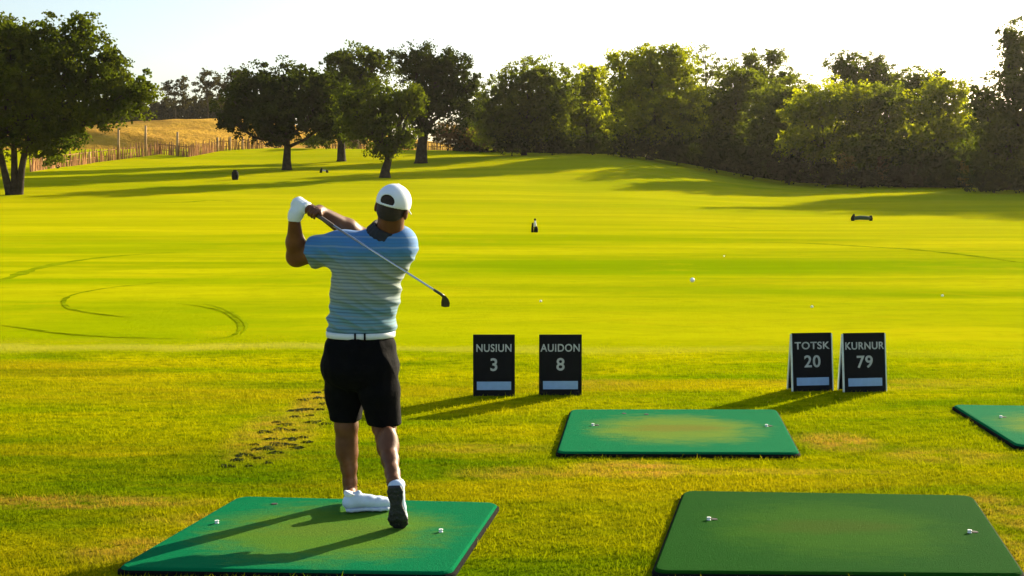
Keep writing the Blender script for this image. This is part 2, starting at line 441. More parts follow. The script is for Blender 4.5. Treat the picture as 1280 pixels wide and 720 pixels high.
def number_board(pxc, pyb, wpx, hpx, yaw, word, num, label, lean, twist=0, white=True):
    g = G(pxc, pyb); ppm = F/ math.hypot(g[1], CAMH)
    w = wpx/ppm; H = hpx/ppm*1.01
    root = empty('number_board', tuple(g), label, 'number board', 'black number boards standing on the grass')
    root.rotation_euler.z = yaw
    def lk(name, bm, m, bev=0):
        if bev: bmesh.ops.bevel(bm, geom=list(bm.edges), offset=bev, segments=2, affect='EDGES')
        bmesh.ops.recalc_face_normals(bm, faces=bm.faces)
        me = bpy.data.meshes.new(name); bm.to_mesh(me); bm.free(); me.materials.append(m)
        o = bpy.data.objects.new(name, me); COL.objects.link(o); o.parent = root; return o
    T = Matrix.Rotation(-lean, 4, 'X')            # top leans away from the camera
    bm = bmesh.new(); bm_box(bm, (0, 0, H/2), (w, .014, H), T); lk('front_panel', bm, m_board, .002)
    dd = 2*H*math.sin(lean)*.96
    T2 = Matrix.Translation((0, dd+.012, 0)) @ Matrix.Rotation(lean, 4, 'X')
    bm = bmesh.new(); bm_box(bm, (0, 0, H/2-.005), (w, .012, H-.02), T2); lk('back_panel', bm, m_board, .002)
    if white:
        for s in (-1, 1):
            bm = bmesh.new()
            bm_box(bm, (s*(w/2+.0052), .004, H/2-.003), (.010, .024, H-.008), T); lk('side_rail', bm, m_edge, .002)
            bm = bmesh.new(); bm_box(bm, (s*(w/2+.0052), -.004, H/2-.012), (.010, .020, H-.03), T2); lk('side_rail', bm, m_edge, .002)
    bm = bmesh.new(); bm_box(bm, (0, -.0085, H*.168), (w*.82, .003, H*.135), T); lk('blank_strip', bm, m_strip)
    F0 = T @ Matrix.Translation((0, -.0085, 0)) @ Matrix.Rotation(R(90), 4, 'X')
    text_mesh(word, H*.175, F0 @ Matrix.Translation((0, H*.775, 0)) @ Matrix.Diagonal((w*.78/(H*.165*.62*len(word)), 1, 1, 1)), m_letter, root, 'word')
    text_mesh(num, H*.285, F0 @ Matrix.Translation((0, H*.50, 0)), m_letter, root, 'number')
    return root
number_board(617.5, 495, 52, 76, R(1), 'NUSIUN', '3', 'black board numbered 3, leftmost of the four boards', R(2.5), white=False)
number_board(700.5, 494, 53, 75, R(1), 'AUIDON', '8', 'black board numbered 8, second from the left', R(2.5), white=False)
number_board(1016, 489, 51, 72, R(8), 'TOTSK', '20', 'black board numbered 20 with a white side rail, third from the left', R(7))
number_board(1081.5, 490, 54, 73, R(8), 'KURNUR', '79', 'black board numbered 79 with a white side rail, rightmost of the boards', R(7))

# ------------------------------------------------------------------ divots
m_soil = pmat('dark_divot', (.026, .036, .007), 1, noise_amt=.7, nscale=45, bump=1, bscale=140, spec=.05)
div_px = [(283,583,20),(297,575,16),(305,569,22),(322,573,14),(332,561,30),(345,566,18),(352,556,34),(372,560,16),(362,549,20),(338,549,18),(318,556,12),
          (385,553,14),(330,540,18),(350,537,20),(358,531,16),(378,547,14),(392,528,18),(408,530,16),(345,528,12),(368,521,12),(372,513,22),(384,512,16),(400,512,10),
          (366,538,12),(398,498,18),(406,505,14),(380,500,16),(412,488,16),(396,491,12),(388,520,10),(335,579,10),(311,583,8)]
for i, (px, py, wpx) in enumerate(div_px):
    g = G(px, py); w = wpx/F*g[1]*1.25; dd = w*random.uniform(.45, .8)
    w *= .85; n = 30; bm = bmesh.new(); rings = []
    ph = random.uniform(0, 6)
    for f, z in ((1, -.002), (.8, .004), (.5, .005), (.22, .006)):
        ring = []
        for k in range(n):
            an = 2*math.pi*k/n; rr = f*(1+.28*math.sin(3*an+ph)+.16*math.sin(5*an+2*ph)+random.uniform(-.32, .25))
            ring.append(bm.verts.new((rr*w/2*math.cos(an), rr*dd/2*math.sin(an)*1.0, z+random.uniform(-.003, .004)*(f < 1))))
        rings.append(ring)
    for a, b_ in zip(rings[:-1], rings[1:]):
        for k in range(n): bm.faces.new((a[k], a[(k+1) % n], b_[(k+1) % n], b_[k]))
    bm.faces.new(rings[-1])
    me = bpy.data.meshes.new('divot'); bm.to_mesh(me); bm.free(); me.materials.append(m_soil)
    o = bpy.data.objects.new('divot', me); COL.objects.link(o); o.location = (g[0], g[1], .002); o.rotation_euler.z = random.uniform(-.4, .4)
    tag(o, 'small dark divot torn in the turf left of the golfer', 'divot', 'dark divots in the turf left of the golfer')

# ------------------------------------------------------------------ golf balls
m_ball = pmat('golf_ball_white', (.82, .82, .80), .3, noise_amt=.03)
def ball(loc, label, r=.0214, group=None, sub=3):
    bm = bmesh.new(); bmesh.ops.create_icosphere(bm, subdivisions=sub+1 if sub < 4 else 4, radius=r)
    me = bpy.data.meshes.new('golf_ball'); bm.to_mesh(me); bm.free(); me.materials.append(m_ball)
    me.polygons.foreach_set('use_smooth', np.ones(len(me.polygons), bool))
    o = bpy.data.objects.new('golf_ball', me); COL.objects.link(o); o.location = loc; tag(o, label, 'golf ball', group)
ball(P(865.5, 350, 11.0), 'white golf ball in the air over the fairway, above the gap between the boards')
for (px, py) in [(676,378),(1015,385),(1178,371),(905,321)]:
    g = GT(px, py); ball((g[0], g[1], g[2]+.020), 'tiny pale golf ball lying on the open fairway', .0214, 'golf balls scattered on the fairway', 1)

# ------------------------------------------------------------------ far range markers
m_dark = pmat('marker_dark', (.004, .006, .005), .9, spec=.1); m_dgreen = pmat('marker_green', (.010, .045, .018), .6); m_white = pmat('white_cloth', (.7, .7, .66), .8)
g = GT(668, 290.5)
r_ = empty('range_marker', tuple(g), 'small dark upright marker with a pale top and a knob, alone mid-field', 'range marker')
s = g[1]/F
mb = MB(); mb.tube([g+np.array([-2.5*s, 0, 0]), g+np.array([-2.5*s, 0, 5*s]), g+np.array([-2.2*s, 0, 12*s])], [1.6*s, 1.5*s, 1.0*s], 12); mb.build('left_post', m_dark, r_)
mb = MB(); mb.tube([g+np.array([1.8*s, 0, 0]), g+np.array([2.0*s, 0, 4*s]), g+np.array([1.8*s, 0, 7.5*s])], [2.6*s, 2.7*s, 1.9*s], 14); mb.build('base_block', m_dark, r_)
mb = MB(); mb.tube([g+np.array([.6*s, 0, 7*s]), g+np.array([.8*s, 0, 10*s]), g+np.array([.8*s, 0, 14.5*s])], [2.0*s, 1.7*s, .9*s], 12); mb.build('pale_top', m_white, r_)
mb = MB(); mb.tube([g+np.array([.8*s, 0, 14.6*s]), g+np.array([.8*s, 0, 16*s]), g+np.array([.8*s, 0, 17.5*s])], [.9*s, 1.7*s, .8*s], 12); mb.build('knob', m_dark, r_)

g = GT(1077, 276)
r_ = empty('ground_marker', tuple(g), 'low dark green bar-shaped marker lying on the far right fairway', 'range marker')
s = g[1]/F
mb = MB(); mb.tube([g+np.array([-10*s, 0, 3.2*s]), g+np.array([-2*s, 0, 3.9*s]), g+np.array([5*s, 0, 3.6*s]), g+np.array([11*s, 0, 3.2*s])], [2.4*s, 2.6*s, 2.6*s, 2.3*s], 12); mb.build('bar', m_dgreen, r_)
mb = MB(); mb.tube([g+np.array([-11*s, 0, -.2*s]), g+np.array([-11.2*s, 0, 3*s]), g+np.array([-10.2*s, 0, 6*s]), g+np.array([-9.6*s, 0, 8.6*s])], [2.1*s, 2.6*s, 2.0*s, .9*s], 12); mb.build('end_block', m_dark, r_)
mb = MB(); mb.tube([g+np.array([11.5*s, 0, -.2*s]), g+np.array([11.6*s, 0, 3*s]), g+np.array([11.2*s, 0, 6.6*s])], [2.0*s, 2.4*s, 1.6*s], 12); mb.build('end_block', m_dark, r_)

g = GT(294, 225)
r_ = empty('barrel', tuple(g), 'small round black barrel in the tree shadow on the left fairway', 'barrel')
s = g[1]/F
mb = MB(); mb.tube([g+np.array([0, 0, z*s]) for z in (0, 1, 4, 8, 10.2, 11.2)], [3.4*s, 3.9*s, 4.4*s, 4.3*s, 3.8*s, 2.2*s], 16); mb.build('body', m_dark, r_)
mb = MB(); mb.tube([g+np.array([0, 0, z*s]) for z in (10.9, 12.0, 12.4)], [2.6*s, 2.6*s, 1.4*s], 14); mb.build('lid', m_rubber, r_)
g = GT(404, 216)
r_ = empty('low_marker', tuple(g), 'pair of low dark blocks joined by a pale bar, right of the single tree', 'range marker')
s = g[1]/F
mb = MB(); mb.tube([g+np.array([-3*s, 0, 0]), g+np.array([-2.4*s, 0, 3*s]), g+np.array([-1.5*s, 0, 6*s])], [1.8*s, 1.6*s, .8*s], 10); mb.build('block', m_dark, r_)
mb = MB(); mb.tube([g+np.array([5*s, 0, 0]), g+np.array([4.6*s, 0, 3.6*s])], [1.7*s, 1.2*s], 10); mb.build('block', m_dark, r_)
mb = MB(); mb.tube([g+np.array([-2*s, 0, 3*s]), g+np.array([5*s, 0, 2.2*s])], [.8*s, .8*s], 8); mb.build('bar', m_white, r_)

SUNAZ, SUNEL, SKYS, DUST, EXPO, HAZE = 43, 18.5, .080, 2.0, 1.5, .00008
# ------------------------------------------------------------------ foliage
def leaf_mat(name, col, col2, transl=.45, tcol=1.6):
    m, nt, out = new_mat(name); h = N(nt)
    tc = h.n('ShaderNodeTexCoord').outputs['Object']
    at = h.n('ShaderNodeAttribute', attribute_name='tone').outputs['Fac']
    f = h.math('ADD', h.math('MULTIPLY', h.rng(h.noise(tc, .35, 3), .35, .65), .6), h.math('MULTIPLY', at, .4))
    c = h.mix(f, col, col2)
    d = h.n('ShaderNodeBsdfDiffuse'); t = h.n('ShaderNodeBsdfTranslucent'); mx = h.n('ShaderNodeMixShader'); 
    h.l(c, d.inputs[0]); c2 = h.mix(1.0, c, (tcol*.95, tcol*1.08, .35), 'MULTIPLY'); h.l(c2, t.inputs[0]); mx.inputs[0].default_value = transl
    h.l(d.outputs[0], mx.inputs[1]); h.l(t.outputs[0], mx.inputs[2]); h.l(mx.outputs[0], out.inputs[0]); return m
m_bark = pmat('bark', (.035, .026, .018), .95, noise_amt=.5, nscale=3, bump=.8, bscale=12, spec=.1)
m_barkp = pmat('pale_bark', (.16, .13, .09), .95, noise_amt=.4, nscale=3, spec=.1)
LM = dict(
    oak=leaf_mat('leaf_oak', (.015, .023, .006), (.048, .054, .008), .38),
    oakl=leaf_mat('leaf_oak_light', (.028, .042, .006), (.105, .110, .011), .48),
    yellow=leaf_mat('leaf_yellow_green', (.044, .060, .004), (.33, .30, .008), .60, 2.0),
    olive=leaf_mat('leaf_olive', (.038, .052, .008), (.17, .17, .016), .57),
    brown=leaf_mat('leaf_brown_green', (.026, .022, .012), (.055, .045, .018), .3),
    red=leaf_mat('leaf_dry_red', (.095, .050, .025), (.17, .095, .05), .4),
    dry=leaf_mat('leaf_dry_gold', (.22, .13, .035), (.38, .24, .07), .4))

def leaf_cloud(lobes, leaf, clump_r, per, dens, core=True, seed=0, up=0.0):
    """lobes: list of (centre(3), radii(3)) ; returns leaf quads spread in clumps on and inside the lobes"""
    r_ = np.random.default_rng(seed)
    leaf *= .80; per = per*1.55
    C = [];
    cs = np.array([l[0] for l in lobes]); rs = np.array([l[1] for l in lobes])
    for i, (c, rad) in enumerate(lobes):
        rad = np.array(rad); rm = (rad[0]*rad[1]*rad[2])**(1/3)
        n = max(10, int(dens*4*math.pi*rm*rm/(math.pi*clump_r**2)))
        v = r_.normal(size=(n, 3)); v /= np.linalg.norm(v, axis=1)[:, None]
        ph = r_.random(6)*6
        lump = 1+.15*np.sin(v[:, 0]*5+ph[0])*np.sin(v[:, 2]*6+ph[1])+.10*np.sin(v[:, 1]*9+ph[2]+v[:, 2]*7)
        rr = (1-.42*r_.random(n)**1.7)*lump
        p = np.array(c)+v*rr[:, None]*rad
        keep = np.ones(n, bool)
        for j in range(len(lobes)):
            if j == i: continue
            q = np.linalg.norm((p-cs[j])/rs[j], axis=1); keep &= (q > .62)
        C.append(p[keep])
    C = np.concatenate(C); n = len(C)
    k = np.maximum(3, (per*(.45+1.1*r_.random(n)))).astype(int)
    cen = np.repeat(C, k, 0); m = len(cen)
    cr = np.repeat(clump_r*(.45+.75*r_.random(n)), k)
    v = r_.normal(size=(m, 3)); v /= np.linalg.norm(v, axis=1)[:, None]
    cen = cen+v*(cr*(r_.random(m)**.5))[:, None]*np.array([1.1, 1.1, .75])
    size = leaf*(.6+.8*r_.random(m)); tone = np.repeat(r_.random(n), k)*.6+.4*r_.random(m)
    if core:
        for (c, rad) in lobes:
            rad = np.array(rad); n2 = int(26*max(1, (rad[0]*rad[2])/(leaf*3)**2*.5))
            n2 = min(int(n2*2.2), 1600)
            v = r_.normal(size=(n2, 3)); v /= np.linalg.norm(v, axis=1)[:, None]
            cen = np.concatenate([cen, np.array(c)+v*(r_.random(n2)**.5*.68)[:, None]*rad]); size = np.concatenate([size, leaf*(1.8+r_.random(n2)*1.5)]); tone = np.concatenate([tone, r_.random(n2)*.3])
    m = len(cen)
    a = r_.normal(size=(m, 3)); a /= np.linalg.norm(a, axis=1)[:, None]
    b = r_.normal(size=(m, 3)); b -= a*(a*b).sum(1)[:, None]; b /= np.linalg.norm(b, axis=1)[:, None]
    a = a*size[:, None]*.5; b = b*size[:, None]*.34
    V = np.stack([cen-a, cen-b*1.0+a*.1, cen+a, cen+b*1.0+a*.1], 1).reshape(-1, 3)
    return V, np.arange(4*m).reshape(-1, 4), np.repeat(tone, 4), C
def foliage_obj(name, V, Q, tone, mat, parent):
    me = arr_mesh(name, V, Q)
    at = me.attributes.new('tone', 'FLOAT', 'POINT'); at.data.foreach_set('value', tone.astype(np.float32))
    return link(name, me, mat, parent)

TSEED = [100]
def tree(px, d, lobes, mat, label, group, leaf=.30, cl=.75, per=22, dens=.9, stems=None, tr=.30, bark=None, cat='tree', split=.45, core=True, base_off=0):
    TSEED[0] += 1; rs = random.Random(TSEED[0])
    if group == g2: dens *= 1.35
    s = d/F
    x0 = (px-640)/F*d; z0 = float(terrain(x0, d)); base = Vector((x0, d, z0))
    W = []
    for (cx, cy, rx, ry) in lobes:
        off = rs.uniform(-.25, .25)*rx*s*(1 if len(lobes) > 1 else 0)
        c = P(cx, cy, d+off); W.append((c, (rx*s*1.10, min(rx, ry*1.3)*s, ry*s*1.08)))
    root = empty('tree' if cat == 'tree' else 'shrub', base, label, cat, group)
    V, Q, tone, C = leaf_cloud(W, leaf, cl, per, dens, core=core, seed=TSEED[0])
    # nothing below ground
    zmin = terrain(V[::4, 0], V[::4, 1]); low = np.repeat(V.reshape(-1, 4, 3)[:, :, 2].min(1) < zmin+.05, 1)
    keep = ~low; V = V.reshape(-1, 4, 3)[keep].reshape(-1, 3); tone = tone.reshape(-1, 4)[keep].ravel(); Q = np.arange(len(V)).reshape(-1, 4)
    foliage_obj('crown' if cat == 'tree' else 'foliage', V, Q, tone, mat, root)
    mb = MB()
    if stems is None: stems = [(0, 0)]
    top = max(w[0][2] for w in W)
    for (sx, lean) in stems:
        b0 = base+Vector((sx, rs.uniform(-.1, .1), -.15)); hgt = (top-z0)*split
        p1 = b0+Vector((lean*.3, 0, hgt*.35)); p2 = b0+Vector((lean*.7+rs.uniform(-.2, .2), .1, hgt*.7)); p3 = b0+Vector((lean+rs.uniform(-.3, .3), .1, hgt))
        mb.tube([b0, b0+Vector((lean*.05, 0, .3)), p1, p2, p3], [tr*1.45, tr*1.1, tr*.9, tr*.75, tr*.6], 10)
        for w in W:
            if rs.random() < (1.0 if len(stems) == 1 else .55):
                c = Vector(w[0]); st = p2.lerp(p3, rs.random()); mid = st.lerp(c, .5)+Vector((rs.uniform(-.4, .4), rs.uniform(-.4, .4), -abs(c.x-st.x)*.12))
                end = c+Vector((c.x-st.x, c.y-st.y, abs(c.z-st.z)+1)).normalized()*w[1][0]*.45
                mb.tube([st, mid, c, end], [tr*.42, tr*.28, tr*.17, tr*.06], 6)
                for q in range(2):
                    e2 = c+Vector((rs.uniform(-.75, .75)*w[1][0], rs.uniform(-.6, .6)*w[1][1], rs.uniform(-.2, .85)*w[1][2]))
                    mb.tube([mid, c.lerp(e2, .5)+Vector((0, 0, .1)), e2], [tr*.2, tr*.12, tr*.04], 5)
    mb.build('trunk' if cat == 'tree' else 'stem', bark or m_bark, root)
    return root

g1 = 'trees standing on the left side of the range'
g2 = 'trees of the dense line at the back of the range'
tree(20, 82, [(-70,110,80,80),(10,88,72,72),(50,62,45,44),(98,48,32,36),(62,128,62,55),(135,100,36,34),(158,122,38,26),(115,140,45,26),(-10,160,60,38),(55,180,38,24),(2,50,42,34),(140,72,20,20),(95,90,50,50),(78,160,34,24),(176,112,20,20)],
     LM['oakl'], 'largest tree, with several dark leaning stems, cut off by the left edge of the photo', g1, leaf=.27, cl=.62, per=24, dens=.95, stems=[(0, .1), (-.28, -1.2), (.26, .8)], tr=.25, split=.5)
tree(360, 110, [(355,128,62,42),(305,138,34,32),(402,122,34,36),(330,103,34,20),(378,99,40,18),(350,160,50,18),(300,112,20,14),(415,150,26,22),(285,150,16,16)],
     LM['oak'], 'wide dark round tree with one short bare trunk, left of the golfer', g1, leaf=.30, cl=.62, per=24, stems=[(0, 0)], tr=.42, split=.36)
tree(482, 100, [(478,132,42,32),(448,150,30,26),(508,128,26,22),(470,162,30,20),(500,172,24,18),(484,188,24,11),(520,118,12,12),(440,128,22,18)],
     LM['oakl'], 'nearer flat-topped tree with low skirts of foliage over a short trunk, straight above the cap', g1, leaf=.28, cl=.55, per=24, stems=[(0, .1)], tr=.42, split=.30)
tree(527, 125, [(545,98,44,40),(520,78,32,22),(572,112,26,32),(545,132,42,26),(591,108,10,14),(515,140,24,28),(560,82,28,22),(530,160,16,14)],
     LM['oak'], 'tall round dark tree with a thick leaning trunk, just right of the flat-topped tree', g1, leaf=.30, cl=.65, per=24, stems=[(0, .25)], tr=.6, split=.5)
tree(428, 130, [(448,92,42,34),(420,105,26,38),(470,76,26,16),(440,138,45,38),(415,160,30,24),(430,76,14,14),(405,135,22,30),(462,165,24,16)],
     LM['oakl'], 'tall tree with a ragged top behind the flat-topped tree and touching the wide round tree', g1, leaf=.32, cl=.6, per=22, tr=.45)
tree(655, 136, [(665,98,40,26),(640,122,38,32),(692,122,32,36),(650,152,48,28),(612,148,24,28),(680,168,48,18),(628,172,30,14)],
     LM['olive'], 'broad round-topped olive green tree, first of the dense line from the left', g2, leaf=.33, cl=.7, per=22)
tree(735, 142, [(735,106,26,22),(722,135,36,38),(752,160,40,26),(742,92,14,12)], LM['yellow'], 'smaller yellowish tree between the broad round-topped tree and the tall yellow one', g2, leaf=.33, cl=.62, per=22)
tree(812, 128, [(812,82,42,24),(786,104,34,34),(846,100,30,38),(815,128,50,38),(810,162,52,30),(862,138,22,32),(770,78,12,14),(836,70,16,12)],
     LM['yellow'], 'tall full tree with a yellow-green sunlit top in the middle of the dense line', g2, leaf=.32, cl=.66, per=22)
tree(880, 152, [(862,76,9,15),(879,68,8,12),(893,82,12,14),(908,88,14,14),(880,108,26,20)], LM['olive'], 'thin sparse-topped tree poking out behind the tall yellow-green tree', g2, leaf=.30, cl=.45, per=12, dens=.6, core=False, tr=.2, split=.8)
tree(905, 134, [(908,136,44,42),(900,172,54,24),(936,116,36,26),(925,98,22,18)], LM['olive'], 'dark rounded tree in front of the sparse-topped ones', g2, leaf=.34, cl=.7)
tree(955, 148, [(940,78,14,15),(967,73,14,14),(952,94,20,14),(955,114,36,20),(985,98,16,12)], LM['olive'], 'airy tree whose top splits into two small tufts against the sky', g2, leaf=.30, cl=.5, per=15, dens=.75, tr=.22, split=.8)
tree(985, 126, [(983,128,38,28),(968,165,40,36),(998,150,30,40)], LM['olive'], 'squat olive tree below the two-tufted tree', g2, leaf=.33, cl=.66)
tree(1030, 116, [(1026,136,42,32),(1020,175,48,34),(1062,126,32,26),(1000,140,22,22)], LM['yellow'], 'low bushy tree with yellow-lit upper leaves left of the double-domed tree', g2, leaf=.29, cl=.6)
tree(1075, 140, [(1060,86,24,20),(1094,90,20,22),(1075,112,42,22),(1110,100,12,14)], LM['oakl'], 'dark double-domed tree rising behind the bushy ones on the right', g2, leaf=.33, cl=.62)
tree(1092, 114, [(1090,150,42,38),(1078,190,44,30),(1112,195,30,30),(1108,130,30,24)], LM['olive'], 'full olive tree in front of the double-domed tree', g2, leaf=.29, cl=.6)
tree(1150, 136, [(1148,104,32,18),(1128,118,24,22),(1166,114,22,16)], LM['olive'], 'round crown peeping over the line just right of the double-domed tree', g2, leaf=.33, cl=.6)
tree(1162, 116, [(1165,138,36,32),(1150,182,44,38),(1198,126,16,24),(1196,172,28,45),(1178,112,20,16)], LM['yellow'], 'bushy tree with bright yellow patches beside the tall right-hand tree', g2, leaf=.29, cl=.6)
tree(1258, 104, [(1270,66,20,38),(1282,108,46,55),(1250,158,36,48),(1288,188,48,45),(1226,130,16,34),(1230,200,28,34),(1322,118,55,85),(1262,48,14,16)],
     LM['oakl'], 'tallest tree of the dense line, cut off by the right edge of the photo', g2, leaf=.28, cl=.6, per=22, tr=.4)
tree(1400, 100, [(1400,90,75,70),(1390,165,80,60),(1470,120,70,90)], LM['oakl'], 'unseen dark tree added right of view to shade the fairway', g2, leaf=.34, cl=.8, per=18)  # out of view, added for the shadow it throws on the grass
tree(1540, 92, [(1540,90,80,70),(1530,165,80,60),(1610,120,70,90)], LM['oakl'], 'second unseen dark tree added farther right to shade the fairway', g2, leaf=.36, cl=.85, per=18)  # also unseen, added to extend that shadow

# distant gum trees and far wood behind the dry hill
g3 = 'thin distant trees behind the dry hill'
tree(222, 262, [(216,110,14,8),(230,103,8,6),(224,124,18,10)], LM['brown'], 'leftmost distant thin tree with a small flat tuft over the dry hill', g3, leaf=.5, cl=.8, per=22, dens=1.2, core=False, tr=.22, split=.9)
tree(262, 255, [(262,98,12,9),(252,108,12,7),(274,107,10,8),(264,126,16,10)], LM['brown'], 'middle distant thin tree over the dry hill, tallest of the three', g3, leaf=.5, cl=.8, per=22, dens=1.2, core=False, tr=.22, split=.9)
tree(300, 235, [(296,94,16,10),(286,108,14,9),(308,104,14,12),(300,128,22,14)], LM['brown'], 'rightmost distant brownish tree touching the wide round tree', g3, leaf=.48, cl=.9, per=16, dens=.8, tr=.25, split=.8)
lob = []
for k in range(22):
    cx = -30+k*18; lob.append((P(cx, 144+random.uniform(-7, 5), 300), (15*.2, 4.0, random.uniform(16, 22)*.2)))
V, Q, tone, C = leaf_cloud(lob, .8, 1.1, 22, 1.8, seed=5)
o = foliage_obj('distant_wood', V, Q, tone, LM['brown'], None); tag(o, 'hazy brown far-off wood behind the dry hill', 'wood', kind='stuff')

lob = []
for k in range(30):
    cx = 600+k*26; d_ = 172-min(45, max(0, (cx-700))*.075); lob.append((P(cx, 164+random.uniform(-10, 8)+ (k > 12)*16, d_), (28*d_/F, 4.5, random.uniform(40, 50)*d_/F)))
for k in range(44):
    cx = 590+k*17; d_ = 150-min(40, max(0, (cx-680))*.085); z_ = float(terrain((cx-640)/F*d_, d_)); c_ = P(cx, 200, d_); c_[2] = z_+1.2; lob.append((c_, (24*d_/F, 2.2, 2.3)))
V, Q, tone, C = leaf_cloud(lob, .6, 1.0, 20, 1.6, seed=9)
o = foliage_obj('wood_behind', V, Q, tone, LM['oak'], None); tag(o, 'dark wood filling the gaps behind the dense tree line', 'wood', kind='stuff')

# shrubs under the tree line
g4 = 'shrubs in the shade under the dense tree line'
sh = [(560,150,[(560,168,26,16),(578,176,18,10)],'red','pinkish dry bush in the gap right of the tall round tree'),
      (600,146,[(598,174,22,14),(612,165,12,12)],'red','small reddish bush beside the first tree of the dense line'),
      (640,134,[(640,178,26,12)],'oak','low dark bush under the broad round-topped tree'),
      (690,134,[(690,180,30,13)],'oak','dark bush under the gap after the round-topped tree'),
      (740,130,[(740,180,30,16)],'oak','dark bush below the smaller yellowish tree'),
      (790,126,[(790,184,32,16)],'oak','dark bush at the foot of the tall yellow-green tree, on its left'),
      (845,124,[(845,186,32,18)],'oak','dark bush at the foot of the tall yellow-green tree, on its right'),
      (895,121,[(895,190,32,20)],'oak','dark bush under the dark rounded tree'),
      (940,119,[(940,198,30,22)],'oak','dark bush between the rounded tree and the squat olive tree'),
      (985,115,[(985,205,28,18)],'brown','brownish bush under the squat olive tree'),
      (1030,111,[(1030,214,26,16)],'brown','brownish bush under the low bushy tree'),
      (1058,112,[(1056,205,12,12)],'dry','small golden dry bush under the low bushy tree'),
      (1075,109,[(1076,222,24,14)],'brown','brownish bush under the full olive tree'),
      (1105,112,[(1104,212,13,13)],'red','small reddish bush right of the full olive tree'),
      (1130,108,[(1130,222,26,18)],'brown','brownish bush below the tree with yellow patches, on its left'),
      (1180,107,[(1178,222,26,18)],'oak','dark bush below the tree with yellow patches, on its right'),
      (1205,108,[(1204,218,10,18)],'dry','narrow golden dry bush beside the tallest tree'),
      (1240,99,[(1240,226,30,20)],'oak','dark bush at the foot of the tallest tree'),
      (1285,97,[(1285,226,30,20)],'oak','dark bush cut off by the right edge of the photo')]
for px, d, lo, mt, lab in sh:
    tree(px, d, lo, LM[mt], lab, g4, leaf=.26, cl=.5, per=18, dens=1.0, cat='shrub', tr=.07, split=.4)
# bushes behind the trees on the left
g5 = 'dry bushes along the fence'
for px, d, lo, mt, lab in [(395,150,[(392,176,22,10)],'olive','olive bush behind the wide round tree'),
                           (432,158,[(440,176,16,9)],'red','reddish dry bush just right of the wide round tree'),
                           (345,160,[(345,176,20,10)],'brown','brown bush behind the trunk of the wide round tree'),
                           (500,150,[(505,182,20,10)],'oak','dark bush behind the flat-topped tree'),
                           (75,116,[(72,196,10,8)],'olive','small olive bush at the near end of the fence')]:
    tree(px, d, lo, LM[mt], lab, g5, leaf=.28, cl=.5, per=18, dens=1.0, cat='shrub', tr=.07, split=.4)

# ------------------------------------------------------------------ dry hill
m_hill, nt, out = new_mat('dry_grass_hill'); h = N(nt)
pos = h.n('ShaderNodeNewGeometry').outputs['Position']
c = h.mix(h.rng(h.noise(h.mapping(pos, (.5, .5, 1.6)), .22, 5, .6, .5), .36, .64), (.36, .19, .018), (.60, .34, .030))
c = h.mix(h.math('MULTIPLY', h.rng(h.noise(h.mapping(pos, (.35, 1, 2.5)), .5, 6, .75), .54, .72), .55), c, (.13, .085, .018))
b = h.n('ShaderNodeBsdfPrincipled'); h.l(b.outputs[0], out.inputs[0]); h.l(c, b.inputs['Base Color']); b.inputs['Roughness'].default_value = 1; b.inputs['Specular IOR Level'].default_value = .05
h.l(h.bump(h.noise(pos, .9, 5, .7), 1, .8), b.inputs['Normal'])
hx, hy = np.meshgrid(np.linspace(-150, -5, 146), np.linspace(140, 290, 151))
def hillz(x, y):
    z = terrain(x, y)-1.0
    def bump_(cx, cy, sx, sy, a): return a*np.exp(-((x-cx)/sx)**2-((y-cy)/sy)**2)
    z = z+bump_(-54, 205, 25, 26, 6.7)+bump_(-98, 200, 26, 22, 4.6)+bump_(-80, 176, 22, 9, 2.6)+bump_(-56, 172, 14, 5, 1.6)+bump_(-20, 220, 26, 26, 3.6)+bump_(-125, 215, 24, 24, 3.5)
    return z+.25*np.sin(x*.13+y*.2)*np.sin(y*.35-x*.05)+.10*np.sin(x*.9+y*.4)*np.sin(y*1.1)
hz = hillz(hx, hy)
V = np.stack([hx.ravel(), hy.ravel(), hz.ravel()], 1); nx_, ny_ = hx.shape[1], hx.shape[0]; idx = np.arange(nx_*ny_).reshape(ny_, nx_)
Q = np.stack([idx[:-1, :-1].ravel(), idx[:-1, 1:].ravel(), idx[1:, 1:].ravel(), idx[1:, :-1].ravel()], 1)
o = link('hill', arr_mesh('hill', V, Q, True), m_hill); tag(o, kind='structure')

